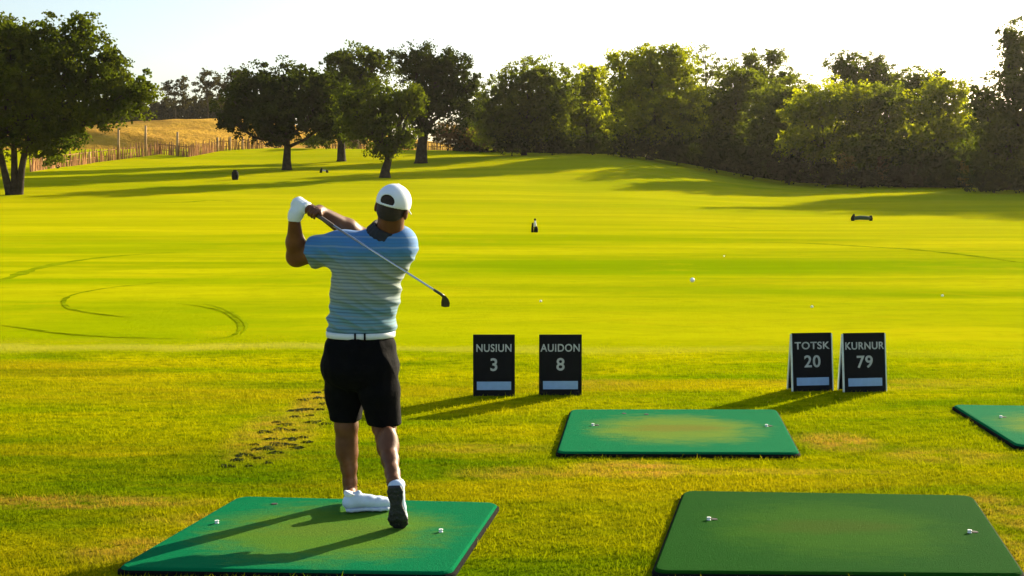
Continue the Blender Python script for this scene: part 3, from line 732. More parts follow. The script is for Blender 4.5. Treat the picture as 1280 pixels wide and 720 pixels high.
# ------------------------------------------------------------------ rustic fence
m_pick = pmat('weathered_picket', (.30, .155, .06), .95, noise_amt=.6, nscale=.7, spec=.1)
m_post = pmat('fence_post_tan', (.42, .27, .13), .9, noise_amt=.3, nscale=1, spec=.1)
def fence(pts, label, ht, posts):
    base = Vector(pts[0]); root = empty('fence', base, label, 'fence')
    mb = MB(); segs = []
    P2 = [np.array(p[:2]) for p in pts]
    for a, b_ in zip(P2[:-1], P2[1:]):
        L = np.linalg.norm(b_-a); n = int(L/.26)
        for k in range(n): segs.append(a+(b_-a)*(k+random.random()*.6)/n)
    for q in segs:
        if random.random() < .06: continue
        z = float(terrain(*q)); hh = ht*random.uniform(.62, 1.1); w = random.uniform(.05, .10)
        tx, ty = random.uniform(-.14, .14), random.uniform(-.1, .1)
        mb.tube([(q[0], q[1], z-.1), (q[0]+tx*.5, q[1]+ty*.5, z+hh*.6), (q[0]+tx, q[1]+ty, z+hh)], [w, w*.9, w*.45], 5)
    mb.build('picket_row', m_pick, root, smooth=False)
    mb = MB()
    for hz_ in (.35, .75):
        mb.tube([(p[0], p[1]+.12, float(terrain(*p[:2]))+ht*hz_) for p in pts], [.05]*len(pts), 5)
    mb.build('rails', m_pick, root)
    for (px, top) in posts:
        # point of the fence line at this pixel column
        t = (px-640)/F; best = min(((abs(q[0]/q[1]-t), i) for i, q in enumerate(segs)))[1]; q = segs[best]
        z = float(terrain(*q)); zt = P(px, top, q[1])[2]; mb = MB(); mb.tube([(q[0], q[1]-.15, z-.2), (q[0], q[1]-.15, (z+zt)/2), (q[0]+.05, q[1]-.15, zt)], [.15, .14, .12], 8)
        mb.build('post', m_post, root)
    return root
fp = [GT(x, y) for x, y in [(38,215),(75,209),(120,203),(160,198),(200,193)]]+[P(235,180,136),P(275,180,146),P(330,180,152)]
fence([np.array(p) for p in fp], 'rustic fence of uneven weathered stakes with taller tan posts below the dry hill', 1.5,
      [(57,192),(115,190),(152,160),(185,157),(225,165),(275,172),(291,171),(304,172)])
fp = [P(x, 180, 156) for x in (415, 430, 445, 462)]
fence(fp, 'short piece of stake fence seen between the wide round tree and the flat-topped tree', 1.4, [(428,168),(451,169)])
fp = [P(x, 180, 158) for x in (535, 560, 585, 605)]
fence(fp, 'short piece of stake fence behind the pinkish dry bush', 1.3, [(594,172)])
# ------------------------------------------------------------------ signed-distance modelling (organic forms as one continuous skin)
class Field:
    def __init__(s, lo, hi, h):
        s.h = h; s.lo = np.array(lo, float); n = np.ceil((np.array(hi)-s.lo)/h).astype(int)+1
        s.n = n; s.D = np.full(n, 9.0, np.float32)
        s.ax = [s.lo[i]+h*np.arange(n[i]) for i in range(3)]
    def blk(s, lo, hi):
        a = [max(0, int((lo[i]-s.lo[i])/s.h)) for i in range(3)]; b = [min(s.n[i], int((hi[i]-s.lo[i])/s.h)+2) for i in range(3)]
        sl = tuple(slice(a[i], max(a[i], b[i])) for i in range(3))
        X, Y, Z = np.meshgrid(*[s.ax[i][sl[i]] for i in range(3)], indexing='ij', sparse=True); return sl, X, Y, Z
    def put(s, sl, d, k):
        o = s.D[sl]
        if k > 0:
            hh = np.maximum(k-np.abs(o-d), 0)/k; s.D[sl] = np.minimum(o, d)-hh*hh*k*.25
        else: s.D[sl] = np.minimum(o, d)
    def cap(s, a, b, ra, rb=None, k=.02):
        rb = ra if rb is None else rb; a = np.array(a, float); b = np.array(b, float); m = max(ra, rb)+k+3*s.h
        sl, X, Y, Z = s.blk(np.minimum(a, b)-m, np.maximum(a, b)+m)
        ba = b-a; L2 = max(1e-9, ba@ba)
        t = np.clip(((X-a[0])*ba[0]+(Y-a[1])*ba[1]+(Z-a[2])*ba[2])/L2, 0, 1)
        d = np.sqrt((X-a[0]-ba[0]*t)**2+(Y-a[1]-ba[1]*t)**2+(Z-a[2]-ba[2]*t)**2)-(ra+(rb-ra)*t)
        s.put(sl, d.astype(np.float32), k)
    def chain(s, pts, rad, k=.02):
        for i in range(len(pts)-1): s.cap(pts[i], pts[i+1], rad[i], rad[i+1], k)
    def ell(s, c, r, M=None, k=.02, sub=False, only=None):
        c = np.array(c, float); r = np.array(r, float); m = r.max()+k+3*s.h
        sl, X, Y, Z = s.blk(c-m, c+m); X = X-c[0]; Y = Y-c[1]; Z = Z-c[2]
        if M is not None:
            M = np.array(M)[:3, :3]; x = M[0, 0]*X+M[1, 0]*Y+M[2, 0]*Z; y = M[0, 1]*X+M[1, 1]*Y+M[2, 1]*Z; z = M[0, 2]*X+M[1, 2]*Y+M[2, 2]*Z
        else: x, y, z = X, Y, Z
        k0 = np.sqrt((x/r[0])**2+(y/r[1])**2+(z/r[2])**2); k1 = np.sqrt((x/r[0]**2)**2+(y/r[1]**2)**2+(z/r[2]**2)**2)
        d = (k0*(k0-1)/np.maximum(k1, 1e-6)).astype(np.float32)
        if sub: s.D[sl] = np.maximum(s.D[sl], -d)
        else: s.put(sl, d, k)
    def plane(s, p, n):
        """cut away the side the normal points to"""
        n = np.array(n, float); n /= np.linalg.norm(n)
        X, Y, Z = np.meshgrid(*s.ax, indexing='ij', sparse=True)
        s.D = np.maximum(s.D, ((X-p[0])*n[0]+(Y-p[1])*n[1]+(Z-p[2])*n[2]).astype(np.float32))
    def merge(s, o, k=.01):
        hh = np.maximum(k-np.abs(s.D-o.D), 0)/k; s.D = np.minimum(s.D, o.D)-hh*hh*k*.25
    def mesh(s):
        D = s.D; ins = D < 0; n = D.shape
        c = np.zeros((n[0]-1, n[1]-1, n[2]-1), np.int8)
        for i in (0, 1):
            for j in (0, 1):
                for k in (0, 1): c += ins[i:n[0]-1+i, j:n[1]-1+j, k:n[2]-1+k]
        act = (c > 0) & (c < 8); I = np.argwhere(act)
        idx = np.full(c.shape, -1, np.int32); idx[act] = np.arange(len(I))
        S = np.zeros((len(I), 3)); W = np.zeros(len(I))
        cor = [(i, j, k) for i in (0, 1) for j in (0, 1) for k in (0, 1)]
        for a in cor:
            for ax in range(3):
                if a[ax]: continue
                b = list(a); b[ax] = 1
                da = D[I[:, 0]+a[0], I[:, 1]+a[1], I[:, 2]+a[2]]; db = D[I[:, 0]+b[0], I[:, 1]+b[1], I[:, 2]+b[2]]
                m = (da < 0) != (db < 0); t = np.where(m, da/np.where(m, da-db, 1), 0)
                p = np.tile(np.array(a, float), (len(I), 1)); p[:, ax] = t
                S[m] += p[m]; W[m] += 1
        V = s.lo+s.h*(I+S/W[:, None])
        Qs = []
        for ax in range(3):
            o1, o2 = [(1, 2), (2, 0), (0, 1)][ax]
            a = [slice(1, n[i]-1) for i in range(3)]; a[ax] = slice(0, n[ax]-1); b = list(a); b[ax] = slice(1, n[ax])
            A = ins[tuple(a)]; B = ins[tuple(b)]; E = np.argwhere(A != B); off = np.ones(3, int); off[ax] = 0; E = E+off
            fl = ins[E[:, 0], E[:, 1], E[:, 2]]
            def cell(d1, d2):
                q = E.copy(); q[:, o1] -= d1; q[:, o2] -= d2; return idx[q[:, 0], q[:, 1], q[:, 2]]
            q = np.stack([cell(1, 1), cell(0, 1), cell(0, 0), cell(1, 0)], 1); q[~fl] = q[~fl][:, ::-1]; Qs.append(q)
        return V, np.concatenate(Qs)
def smooth_v(V, Q, it=2, lam=.5):
    for _ in range(it):
        S = np.zeros_like(V); W = np.zeros(len(V))
        for k in range(4):
            a, b = Q[:, k], Q[:, (k+1) % 4]
            for i, j in ((a, b), (b, a)):
                for ax in range(3): S[:, ax] += np.bincount(i, V[j, ax], len(V))
                W += np.bincount(i, minlength=len(V))
        V = V+lam*(S/np.maximum(W, 1)[:, None]-V)
    return V
def sdf_obj(name, F_, mat, parent, it=2, warp=None):
    V, Q = F_.mesh(); V = smooth_v(V, Q, it)
    if warp is not None: V = warp(V)
    return link(name, arr_mesh(name, V, Q, True), mat, parent)
def vnormals(V, Q):
    n = np.cross(V[Q[:, 2]]-V[Q[:, 0]], V[Q[:, 3]]-V[Q[:, 1]]); Nn = np.zeros_like(V)
    for k in range(4):
        for ax in range(3): Nn[:, ax] += np.bincount(Q[:, k], n[:, ax], len(V))
    return Nn/np.maximum(np.linalg.norm(Nn, axis=1), 1e-9)[:, None]

# ------------------------------------------------------------------ golfer
def skin_mat():
    m, nt, out = new_mat('skin'); h = N(nt)
    b = h.n('ShaderNodeBsdfPrincipled'); h.l(b.outputs[0], out.inputs[0]); tc = h.n('ShaderNodeTexCoord').outputs['Object']
    c = h.mix(h.rng(h.noise(tc, 14, 4), .3, .7), (.105, .038, .015), (.165, .062, .024)); h.l(c, b.inputs['Base Color'])
    b.inputs['Roughness'].default_value = .5; b.inputs['Specular IOR Level'].default_value = .3; b.inputs['Subsurface Weight'].default_value = .12; b.inputs['Subsurface Radius'].default_value = (.02, .006, .003); b.inputs['Subsurface Scale'].default_value = .5
    h.l(h.bump(h.noise(tc, 220, 3), .15, .002), b.inputs['Normal']); return m
m_skin = skin_mat()
m_hair = pmat('hair_dark', (.022, .011, .006), .6, noise_amt=.4, nscale=60, bump=.8, bscale=300)
m_cap = pmat('cap_white', (.72, .78, .86), .85, noise_amt=.03, bump=.15, bscale=400)
m_glove = pmat('glove_white', (.66, .74, .80), .6, noise_amt=.06, bump=.2, bscale=200)
m_collar = pmat('collar_navy', (.012, .014, .020), .85)
m_shorts = pmat('shorts_black', (.0030, .0030, .0038), .9, noise_amt=.3, bump=.3, bscale=40, spec=.08)
m_belt = pmat('belt_white', (.60, .66, .70), .5, noise_amt=.06)
m_shoe = pmat('shoe_white', (.50, .60, .74), .5, noise_amt=.08, bump=.1, bscale=150)
m_sole = pmat('sole_dark', (.018, .014, .016), .6, noise_amt=.5, nscale=30, bump=.6, bscale=90)
m_solew = pmat('sole_pale', (.40, .48, .60), .5, noise_amt=.05)
m_sock = pmat('sock_white', (.70, .72, .74), .9)
m_red = pmat('toe_red', (.25, .05, .03), .6)
m_eye = pmat('eye', (.6, .6, .58), .2)
m_chrome = pmat('steel_shaft', (.50, .55, .60), .22, metal=.85, noise_amt=.03)
m_head = pmat('iron_head', (.055, .050, .048), .38, metal=.7, noise_amt=.15)
m_grip = pmat('grip_rubber', (.10, .075, .065), .8)

# shirt: heathered stripes
m_shirt, nt, out = new_mat('striped_shirt'); h = N(nt)
tc = h.n('ShaderNodeTexCoord').outputs['Object']; sep = h.n('ShaderNodeSeparateXYZ'); h.l(tc, sep.inputs[0])
zz = h.math('ADD', sep.outputs[2], h.math('MULTIPLY', h.math('SUBTRACT', h.noise(tc, 5, 2), .5), .018))
zz = h.math('ADD', zz, h.math('MULTIPLY', sep.outputs[0], .02))
ramp = h.n('ShaderNodeValToRGB'); cr = ramp.color_ramp
Z0, Z1 = .98, 1.50
h.l(h.rng(zz, Z0, Z1), ramp.inputs[0])
cols = [(0, (.12, .25, .34)), (.06, (.13, .28, .35)), (.22, (.13, .27, .36)), (.30, (.21, .29, .29)), (.40, (.25, .30, .25)), (.62, (.26, .31, .27)), (.70, (.16, .25, .28)), (.735, (.065, .21, .40)), (.84, (.045, .19, .45)), (1, (.038, .18, .46))]
while len(cr.elements) < len(cols): cr.elements.new(.5)
for e, (p, c_) in zip(cr.elements, cols): e.position = p; e.color = (*c_, 1)
st = h.math('SINE', h.math('MULTIPLY', zz, 2*math.pi/.0175)); st2 = h.math('SINE', h.math('MULTIPLY', zz, 2*math.pi/.052))
sf = h.math('MULTIPLY', h.rng(st, .0, .6, 0, 1, True), .62); 
fade = h.rng(zz, 1.40, 1.36, .25, 1)
c = h.mix(h.math('MULTIPLY', sf, fade), ramp.outputs[0], (.045, .095, .110))
c = h.mix(h.math('MULTIPLY', h.rng(st2, .75, .98, 0, 1, True), .32), c, (.36, .44, .42))
c = h.mix(h.math('MULTIPLY', h.rng(h.noise(h.mapping(tc, (1, 1, 9)), 60, 3, .7), .4, .7), .22), c, (.09, .17, .24))
b = h.n('ShaderNodeBsdfPrincipled'); h.l(b.outputs[0], out.inputs[0]); h.l(c, b.inputs['Base Color']); b.inputs['Roughness'].default_value = .8; b.inputs['Sheen Weight'].default_value = .1
b.inputs['Specular IOR Level'].default_value = .3
h.l(h.bump(h.noise(tc, 500, 2), .25, .001), b.inputs['Normal'])

foot0 = G(455, 640, MATH)
person = empty('person', (float(foot0[0]), 6.35, MATH), 'golfer in white cap, striped blue polo and black shorts finishing a swing', 'person')

# head frame
HC = P(491, 260, 6.27)
HM = (Matrix.Rotation(R(-15), 3, 'Z') @ Matrix.Rotation(R(15), 3, 'Y') @ Matrix.Rotation(R(-5), 3, 'X'))
def HL(x, y, z): return np.array(HC)+np.array(HM @ Vector((x, y, z)))   # local: y forward, z up, x right

B = Field((-1.27, 5.88, .03), (-.42, 6.95, 1.82), .0048)
# torso
pel = P(450, 436, 6.39)
B.ell(pel, (.145, .108, .115), k=.04)
B.ell(P(452, 405, 6.40), (.165, .120, .13), k=.06)
B.ell(P(457, 365, 6.39), (.175, .125, .15), k=.06)
B.ell(P(464, 325, 6.37), (.195, .120, .12), k=.06)
B.cap(P(430, 307, 6.38), P(503, 302, 6.36), .065, .062, .05)
B.chain([P(482, 302, 6.36), P(488, 285, 6.32), HL(0, -.01, -.03)], [.075, .064, .064], .03)
# head
B.ell(HL(0, -.012, .028), (.076, .094, .086), HM, k=.02)
B.ell(HL(0, .022, -.035), (.060, .068, .075), HM, k=.03)
B.ell(HL(0, .055, -.088), (.026, .026, .022), HM, k=.025)
B.ell(HL(0, .080, .020), (.055, .014, .012), HM, k=.015)           # brow
B.cap(HL(0, .086, .010), HL(0, .106, -.022), .008, .012, .012)     # nose
B.ell(HL(-.012, .096, -.026), (.008, .009, .007), HM, k=.006); B.ell(HL(.012, .096, -.026), (.008, .009, .007), HM, k=.006)
B.ell(HL(0, .082, -.050), (.024, .010, .006), HM, k=.006); B.ell(HL(0, .080, -.061), (.022, .010, .006), HM, k=.006)  # lips
B.ell(HL(-.031, .090, .004), (.013, .012, .009), HM, sub=True); B.ell(HL(.031, .090, .004), (.013, .012, .009), HM, sub=True)
for s_ in (-1, 1):
    B.ell(HL(s_*.084, -.012, -.012), (.010, .021, .033), HM, k=.008)
    B.ell(HL(s_*.095, -.002, -.010), (.006, .011, .019), HM, sub=True)
# left arm
LS, LE, LW = P(424, 307, 6.36), P(370.5, 321, 6.46), P(368, 275, 6.33)
B.chain([LS, (LS+LE)/2, LE], [.070, .062, .050], .03)
B.chain([LE, LE*.6+LW*.4+np.array([-.002, 0, 0]), LW], [.050, .046, .031], .03)
# right arm (across, behind the neck line)
RS, RE, RW = P(503, 304, 6.38), P(455, 299, 6.62), P(399, 264, 6.42)
B.chain([RS, (RS+RE)/2, RE], [.066, .060, .050], .03)
B.chain([RE, RE*.62+RW*.38, RW], [.056, .054, .032], .025)
# club axis
CA, CB = P(371, 253, 6.35), P(553, 369, 5.93)
gax = (CB-CA)/np.linalg.norm(CB-CA)
def basis(toward):
    e1 = np.array(toward, float); e1 -= gax*(e1@gax); e1 /= np.linalg.norm(e1); return e1, np.cross(gax, e1)
def hand(Fd, wrist, s0, e1, e2, back_r, fr, k, flip=1):
    """palm plate beside the grip, four fingers curled round it, thumb along it. s0 = distance of index..little along the grip"""
    for i in range(4):
        c = CA+gax*(s0+i*.0205*flip)
        rad = .0235; th = np.linspace(-20, [215, 235, 235, 215][i], 8)
        pts = [c+(e1*math.cos(R(t))+e2*math.sin(R(t)))*rad*(1+.25*(j == 2)+.12*(j == 5)) for j, t in enumerate(th)]
        Fd.chain(pts, [fr*1.15, fr*1.1, fr*1.1, fr, fr*.98, fr*.92, fr*.88, fr*.82], k)
    c0 = CA+gax*(s0+.0005*flip); c3 = CA+gax*(s0+.060*flip)
    base = wrist
    for cc in (c0, (c0+c3)/2, c3): Fd.cap(base*.75+((c0+c3)/2)*.25, cc+e1*.028, back_r, fr*1.25, .018)
    Fd.cap(wrist, base*.6+((c0+c3)/2+e1*.02)*.4, .029, back_r*1.1, .02)
# right hand: bare, palm on the far upper side, fingers round to the camera side
e1, e2 = basis((.25, .8, .3))
if (e2@np.array([0, -.2, 1])) < 0: e2 = -e2
hand(B, RW, .088, e1, e2, .019, .0088, .004)
th0 = CA+gax*.150+e2*.020+e1*.012; B.chain([RW*.5+(CA+gax*.11)*.5+e1*.012, CA+gax*.125+e1*.020+e2*.012, th0, CA+gax*.172+e2*.017], [.014, .0125, .011, .009], .006)
# legs
LH, LK, LA = P(430, 450, 6.44), P(433, 533, 6.44), P(438, 614, 6.50)
RH, RK, RA = P(470, 450, 6.34), P(480, 533, 6.36), P(492.5, 602, 6.00)
B.chain([LH, (LH+LK)/2, LK], [.085, .070, .060], .03)
B.chain([RH, (RH+RK)/2, RK], [.082, .072, .062], .03)
def shin(K, A, side, back):
    d = A-K; B.chain([K, K+d*.22, K+d*.40, K+d*.62, K+d*.85, A], [.058, .051, .050, .041, .034, .034], .03)
    B.ell(K+d*.32+back*.022, (.043, .043, .085), k=.03)
    B.ell(K+d*.30+back*.016+side*.016, (.036, .036, .08), k=.03)
shin(LK, LA, np.array([-.7, 0, 0]), np.array([-.4, -.9, 0]))
shin(RK, RA, np.array([.8, 0, 0]), np.array([.2, -.9, .1]))
# feet inside the shoes
LT = G(478, 637, MATH)+np.array([0, 0, .03]); LHL = G(434, 639, MATH)+np.array([0, 0, .03])
B.chain([LA, LHL+np.array([.01, 0, .02]), (LHL+LT)/2, LT], [.034, .028, .026, .018], .02)
B.chain([RA, P(493.5, 620, 5.985), P(495.5, 642, 5.985)], [.034, .026, .016], .02)
body = sdf_obj('body', B, m_skin, person, 2)
for s_ in (-1, 1):
    bm = bmesh.new(); bmesh.ops.create_uvsphere(bm, u_segments=12, v_segments=8, radius=.0115, matrix=Matrix.Translation(HL(s_*.031, .080, .004)))
    bm_link('eye', bm, m_eye, person, True)
# hair
Hf = Field(HC-np.array([.13, .13, .14]), HC+np.array([.13, .13, .15]), .004)
Hf.ell(HL(0, -.016, .026), (.0795, .094, .089), HM, k=.0); Hf.ell(HL(0, -.038, -.028), (.066, .058, .052), HM, k=.02)
Hf.plane(HL(0, .045, .03), HM @ Vector((0, 1, .15))); Hf.plane(HL(0, 0, -.040), HM @ Vector((0, .5, -1)))
sdf_obj('hair', Hf, m_hair, person, 2)
# cap: dome shell with rear opening, brim forward
Cf = Field(HC-np.array([.16, .22, .12]), HC+np.array([.20, .24, .18]), .0034)
Cf.ell(HL(0, -.010, .034), (.0900, .105, .093), HM, k=0)
Cf.plane(HL(0, -.010, .013), HM @ Vector((0, .10, -1)))
Cf.ell(HL(0, -.010, .030), (.0845, .099, .088), HM, sub=True)
bmq = None
# opening: an arch above the strap, at the back
Cf.ell(HL(-.002, -.108, .030), (.039, .034, .031), HM, sub=True)
strapf = Field(HC-np.array([.16, .22, .12]), HC+np.array([.20, .24, .18]), .0034)
strapf.ell(HL(0, -.010, .034), (.0900, .105, .093), HM, k=0); strapf.ell(HL(0, -.010, .030), (.0845, .099, .092), HM, sub=True)
strapf.plane(HL(0, -.010, .010), HM @ Vector((0, .10, -1))); strapf.plane(HL(0, -.010, .024), HM @ Vector((0, -.10, 1)))
Cf.merge(strapf, .002)
# brim
for i in range(9):
    t = (i-4)/4; a = HL(.070*t, .075*math.sqrt(1-.5*t*t), .014-.004*t*t); b_ = HL(.064*t, .085+.078*math.sqrt(max(0, 1-.72*t*t)), .004-.012*t*t)
    Cf.cap(a, b_, .0042, .0035, .006)
Cf.ell(HL(0, -.010, .1265), (.008, .008, .005), HM, k=.002)
sdf_obj('cap', Cf, m_cap, person, 2)

# shirt
lo, hi = (-1.20, 5.98, .85), (-.36, 6.80, 1.66)
S = Field(lo, hi, .005)
S.ell(P(451, 420, 6.40), (.172, .135, .10), k=.05)
S.ell(P(452, 400, 6.40), (.178, .142, .13), k=.07)
S.ell(P(457, 365, 6.39), (.187, .148, .15), k=.07)
S.ell(P(462, 330, 6.375), (.212, .142, .115), k=.07)
S.cap(P(424, 309, 6.37), P(499, 305, 6.36), .080, .084, .06)
S.ell(P(462, 312, 6.35), (.17, .125, .075), k=.05)
S.ell(P(482, 300, 6.35), (.115, .10, .075), k=.05)
S.ell(P(498, 310, 6.34), (.085, .10, .10), k=.05)
S.plane(P(451, 415, 6.40)-np.array([0, 0, .006]), (0, 0, -1))
nk = Field(lo, hi, .005)
# sleeves
SL = Field(lo, hi, .005); SL.chain([P(428, 308, 6.365), (LS+LE)/2, LE], [.082, .082, .080], .03)
dl = (LE-LS)/np.linalg.norm(LE-LS); SL.plane(P(391, 318, 6.42), dl+np.array([0, 0, .12])); S.merge(SL, .05)
SR = Field(lo, hi, .005); SR.chain([P(500, 305, 6.38), (RS+RE)/2, RE], [.082, .080, .075], .03)
dr = (RE-RS)/np.linalg.norm(RE-RS); SR.plane(RS+(RE-RS)*.62, dr); S.merge(SR, .05)
# neck opening
S.ell(P(487, 282, 6.32), (.073, .073, .055), sub=True)
zh = float(P(451, 415, 6.40)[2])-.006
def shirt_warp(V):
    V2 = V.copy(); Nn = NRM[0]
    x, y, z = V[:, 0], V[:, 1], V[:, 2]
    out_ = np.zeros(len(V))
    for i in range(len(V)):
        p = Vector((x[i]*4.2, y[i]*3.2, z[i]*13+x[i]*6.5)); q = Vector((x[i]*11, y[i]*9, z[i]*30-x[i]*8))
        a = mnoise.noise(p); out_[i] = (1-abs(a)*2.6)*.0125+mnoise.noise(q)*.0055
    amp = (.55+.75*np.clip((1.33-z)/.3, 0, 1))*sst(z, zh, zh+.045)*(1-sst(z, 1.43, 1.47))
    V2 += Nn*(out_*amp-.002)[:, None]
    return V2
NRM = [None]
V_, Q_ = S.mesh(); V_ = smooth_v(V_, Q_, 2); NRM[0] = vnormals(V_, Q_)
if True:
    c_ = V_.mean(0); 
    if ((V_-c_)*NRM[0]).sum() < 0: NRM[0] = -NRM[0]
V_ = shirt_warp(V_)
shirt = link('shirt', arr_mesh('shirt', V_, Q_, True), m_shirt, person)
# collar
K = Field(P(487, 290, 6.33)-np.array([.15, .15, .11]), P(487, 290, 6.33)+np.array([.15, .15, .11]), .004)
cb = P(483, 291, 6.335); ct = P(487, 279, 6.315)
ax_ = (ct-cb)/np.linalg.norm(ct-cb)
u_ = np.cross(ax_, [0, 1, 0]); u_ /= np.linalg.norm(u_); w_ = np.cross(ax_, u_)
ring = lambda c, r, n=22: [c+(u_*math.cos(2*math.pi*i/n)+w_*math.sin(2*math.pi*i/n))*r for i in range(n+1)]
for c0_, r0, rr in ((cb-ax_*.012, .096, .008), (cb, .090, .007), (cb+ax_*.012, .084, .006), (cb+ax_*.022, .079, .005), (cb+ax_*.030, .077, .005)):
    q = ring(c0_, r0); K.chain(q, [rr]*len(q), .012)
sdf_obj('collar', K, m_collar, shirt, 1)
# belt
bc = P(451, 416, 6.40)
def ering(c, rx, ry, n=40): return [np.array(c)+np.array([rx*math.cos(2*math.pi*i/n), ry*math.sin(2*math.pi*i/n), 0]) for i in range(n)]
def band(name, c, rx, ry, hh, th, mat, parent, n=48):
    bm = bmesh.new(); L = []
    for (dr_, dz) in ((0, -hh/2), (th, -hh/2+.002), (th, hh/2-.002), (0, hh/2), (-th, hh/2), (-th, -hh/2)):
        L.append([bm.verts.new(tuple(p+np.array([0, 0, dz]))) for p in ering(c, rx+dr_, ry+dr_, n)])
    L.append(L[0])
    for a, b2 in zip(L[:-1], L[1:]):
        for k in range(n): bm.faces.new((a[k], a[(k+1) % n], b2[(k+1) % n], b2[k]))
    return bm_link(name, bm, mat, parent, True)
bz = P(451, 416.5, 6.40)
belt = band('belt', bz-np.array([0, 0, .003]), .181, .149, .032, .004, m_belt, person)
# shorts
Sh = Field((-1.12, 6.10, .48), (-.50, 6.72, 1.05), .005)
Sh.ell(P(451, 432, 6.39), (.182, .154, .10), k=.05); Sh.ell(P(450, 458, 6.385), (.205, .172, .13), k=.06)
Sh.chain([P(432, 455, 6.43), P(432, 490, 6.44), P(433, 540, 6.45)], [.108, .092, .075], .05)
Sh.chain([P(468, 455, 6.35), P(474, 490, 6.345), P(482, 540, 6.365)], [.112, .100, .083], .022)
Sh.plane((0, 0, float(P(451, 420, 6.40)[2])-.002), (0, 0, 1)); Sh.plane(P(434, 524, 6.44), (-.03, 0, -1))
V_, Q_ = Sh.mesh(); V_ = smooth_v(V_, Q_, 2); nn_ = vnormals(V_, Q_)
if ((V_-V_.mean(0))*nn_).sum() < 0: nn_ = -nn_
dd_ = np.array([(1-abs(mnoise.noise(Vector((p[0]*9, p[1]*9, p[2]*3.0))))*2.5)*.007+.003+mnoise.noise(Vector((p[0]*22, p[1]*22, p[2]*9)))*.003 for p in V_]); V_ = V_+nn_*dd_[:, None]
shorts = link('shorts', arr_mesh('shorts', V_, Q_, True), m_shorts, person)
# belt loops
for (px_) in (443, 455):
    q = P(px_, 416.5, 6.22); xx = (q[0]-bz[0])/.181; yy = bz[1]-.1545*math.sqrt(max(0, 1-xx*xx))
    bm = bmesh.new(); bm_box(bm, (q[0], yy, bz[2]-.005), (.010, .006, .044)); bm_link('belt_loop', bm, m_shorts, belt)

# glove (left hand): fingers curl round the butt end of the grip
Gf = Field(P(371, 262, 6.36)-np.array([.11, .12, .12]), P(371, 262, 6.36)+np.array([.13, .12, .11]), .003)
e1, e2 = basis((-.35, -.65, -.35))
if (e2@np.array([0, .3, 1])) < 0: e2 = -e2
_B = B
hand(Gf, LW+np.array([0, 0, .006]), .006, e1, e2, .024, .0116, .008)
Gf.cap(LW+np.array([0, 0, .014]), LW+np.array([.001, 0, .028]), .0345, .033, .01)
Gf.chain([LW+np.array([.012, -.008, .02]), CA+gax*.052+e1*.022, CA+gax*.080-e2*.003+e1*.022], [.016, .0145, .011], .01)
Gf.ell(LW*.45+(CA+gax*.036)*.55+e1*.012, (.038, .030, .036), k=.015)
glove = sdf_obj('glove', Gf, m_glove, person, 2)

# shoes
def shoe(heel, toe, up, name_label, dark_sole, curl):
    heel = np.array(heel); toe = np.array(toe); f = toe-heel; L = np.linalg.norm(f); f = f/L
    up = np.array(up, float); up -= f*(up@f); up /= np.linalg.norm(up); sd = np.cross(f, up)
    def loc(x, y, z):       # x along, y side, z up ; toe section bends up by curl
        if x > .19 and curl: 
            t = x-.19; return heel+f*(.19+t*math.cos(curl))+up*(z+t*math.sin(curl))+sd*y
        return heel+f*x+up*z+sd*y
    c = loc(.14, 0, .05); Rr = .24
    U = Field(c-Rr, c+Rr, .0042)
    W = [(.035, .036, .056), (.09, .031, .060), (.15, .036, .048), (.20, .043, .038), (.235, .040, .030), (.258, .028, .024)]
    for (x, w, z), (x2, w2, z2) in zip(W[:-1], W[1:]):
        for q in (-1, 0, 1):
            U.cap(loc(x, q*w*.42, z*.55+.007+.006*(x > .14)), loc(x2, q*w2*.42, z2*.55+.007+.007*(x2 > .14)), w*.62 if w*.62 < z*.6 else z*.6, w2*.62 if w2*.62 < z2*.6 else z2*.6, .02)
    U.chain([loc(.042, 0, .045), loc(.048, 0, .066)], [.037, .034], .02)
    U.chain([loc(.080, 0, .060), loc(.15, 0, .046)], [.033, .026], .02)
    U.cap(loc(.074, 0, .070), loc(.090, 0, .092), .020, .012, .012)
    U.ell(loc(.046, 0, .104), (.028, .028, .022), sub=True)
    up_o = sdf_obj('shoe', U, m_shoe, person, 2)
    Sf = Field(c-Rr, c+Rr, .004)
    WS = [(.028, .026), (.05, .032), (.08, .029), (.115, .020), (.160, .032), (.200, .043), (.235, .038), (.258, .022)]
    for (x, w), (x2, w2) in zip(WS[:-1], WS[1:]):
        for q in np.linspace(-1, 1, 7): Sf.cap(loc(x, q*w, .004), loc(x2, q*w2, .004), .0095, .0095, .006)
    for (x, y) in [(.03, -.016), (.03, .016), (.05, 0), (.07, -.018), (.07, .018), (.17, -.026), (.17, .026), (.19, 0), (.21, -.028), (.21, .028), (.235, 0), (.245, -.018), (.245, .018)]:
        if dark_sole: Sf.cap(loc(x, y, -.004), loc(x, y, -.0075), .0055, .004, .002)
    sdf_obj('sole', Sf, m_sole if dark_sole else m_solew, up_o, 1)
    mb = MB()
    for i in range(4):
        x = .100+.017*i; z = .090-.007*i
        mb.tube([loc(x, -.024, z-.014), loc(x+.003, 0, z-.001), loc(x, .024, z-.014)], [.003]*3, 6)
    mb.build('laces', m_shoe, up_o)
    sk = MB(); sk.tube([loc(.046, 0, .070), loc(.046, 0, .088), loc(.048, 0, .094)], [.030, .036, .0355], 16); sk.build('sock', m_sock, up_o)
    return loc
hl = G(427.5, 641, MATH); tl = G(487, 637.5, MATH)
shoe(hl+np.array([0, 0, .0135]), tl+np.array([0, 0, .0135]), (0, 0, 1), 'left', False, 0)
h_r = P(492.5, 603, 5.925); t_r = P(498.5, 668, 5.955)
shoe(h_r, t_r+ (t_r-h_r)*.0, (.10, 1, .10), 'right', True, R(28))

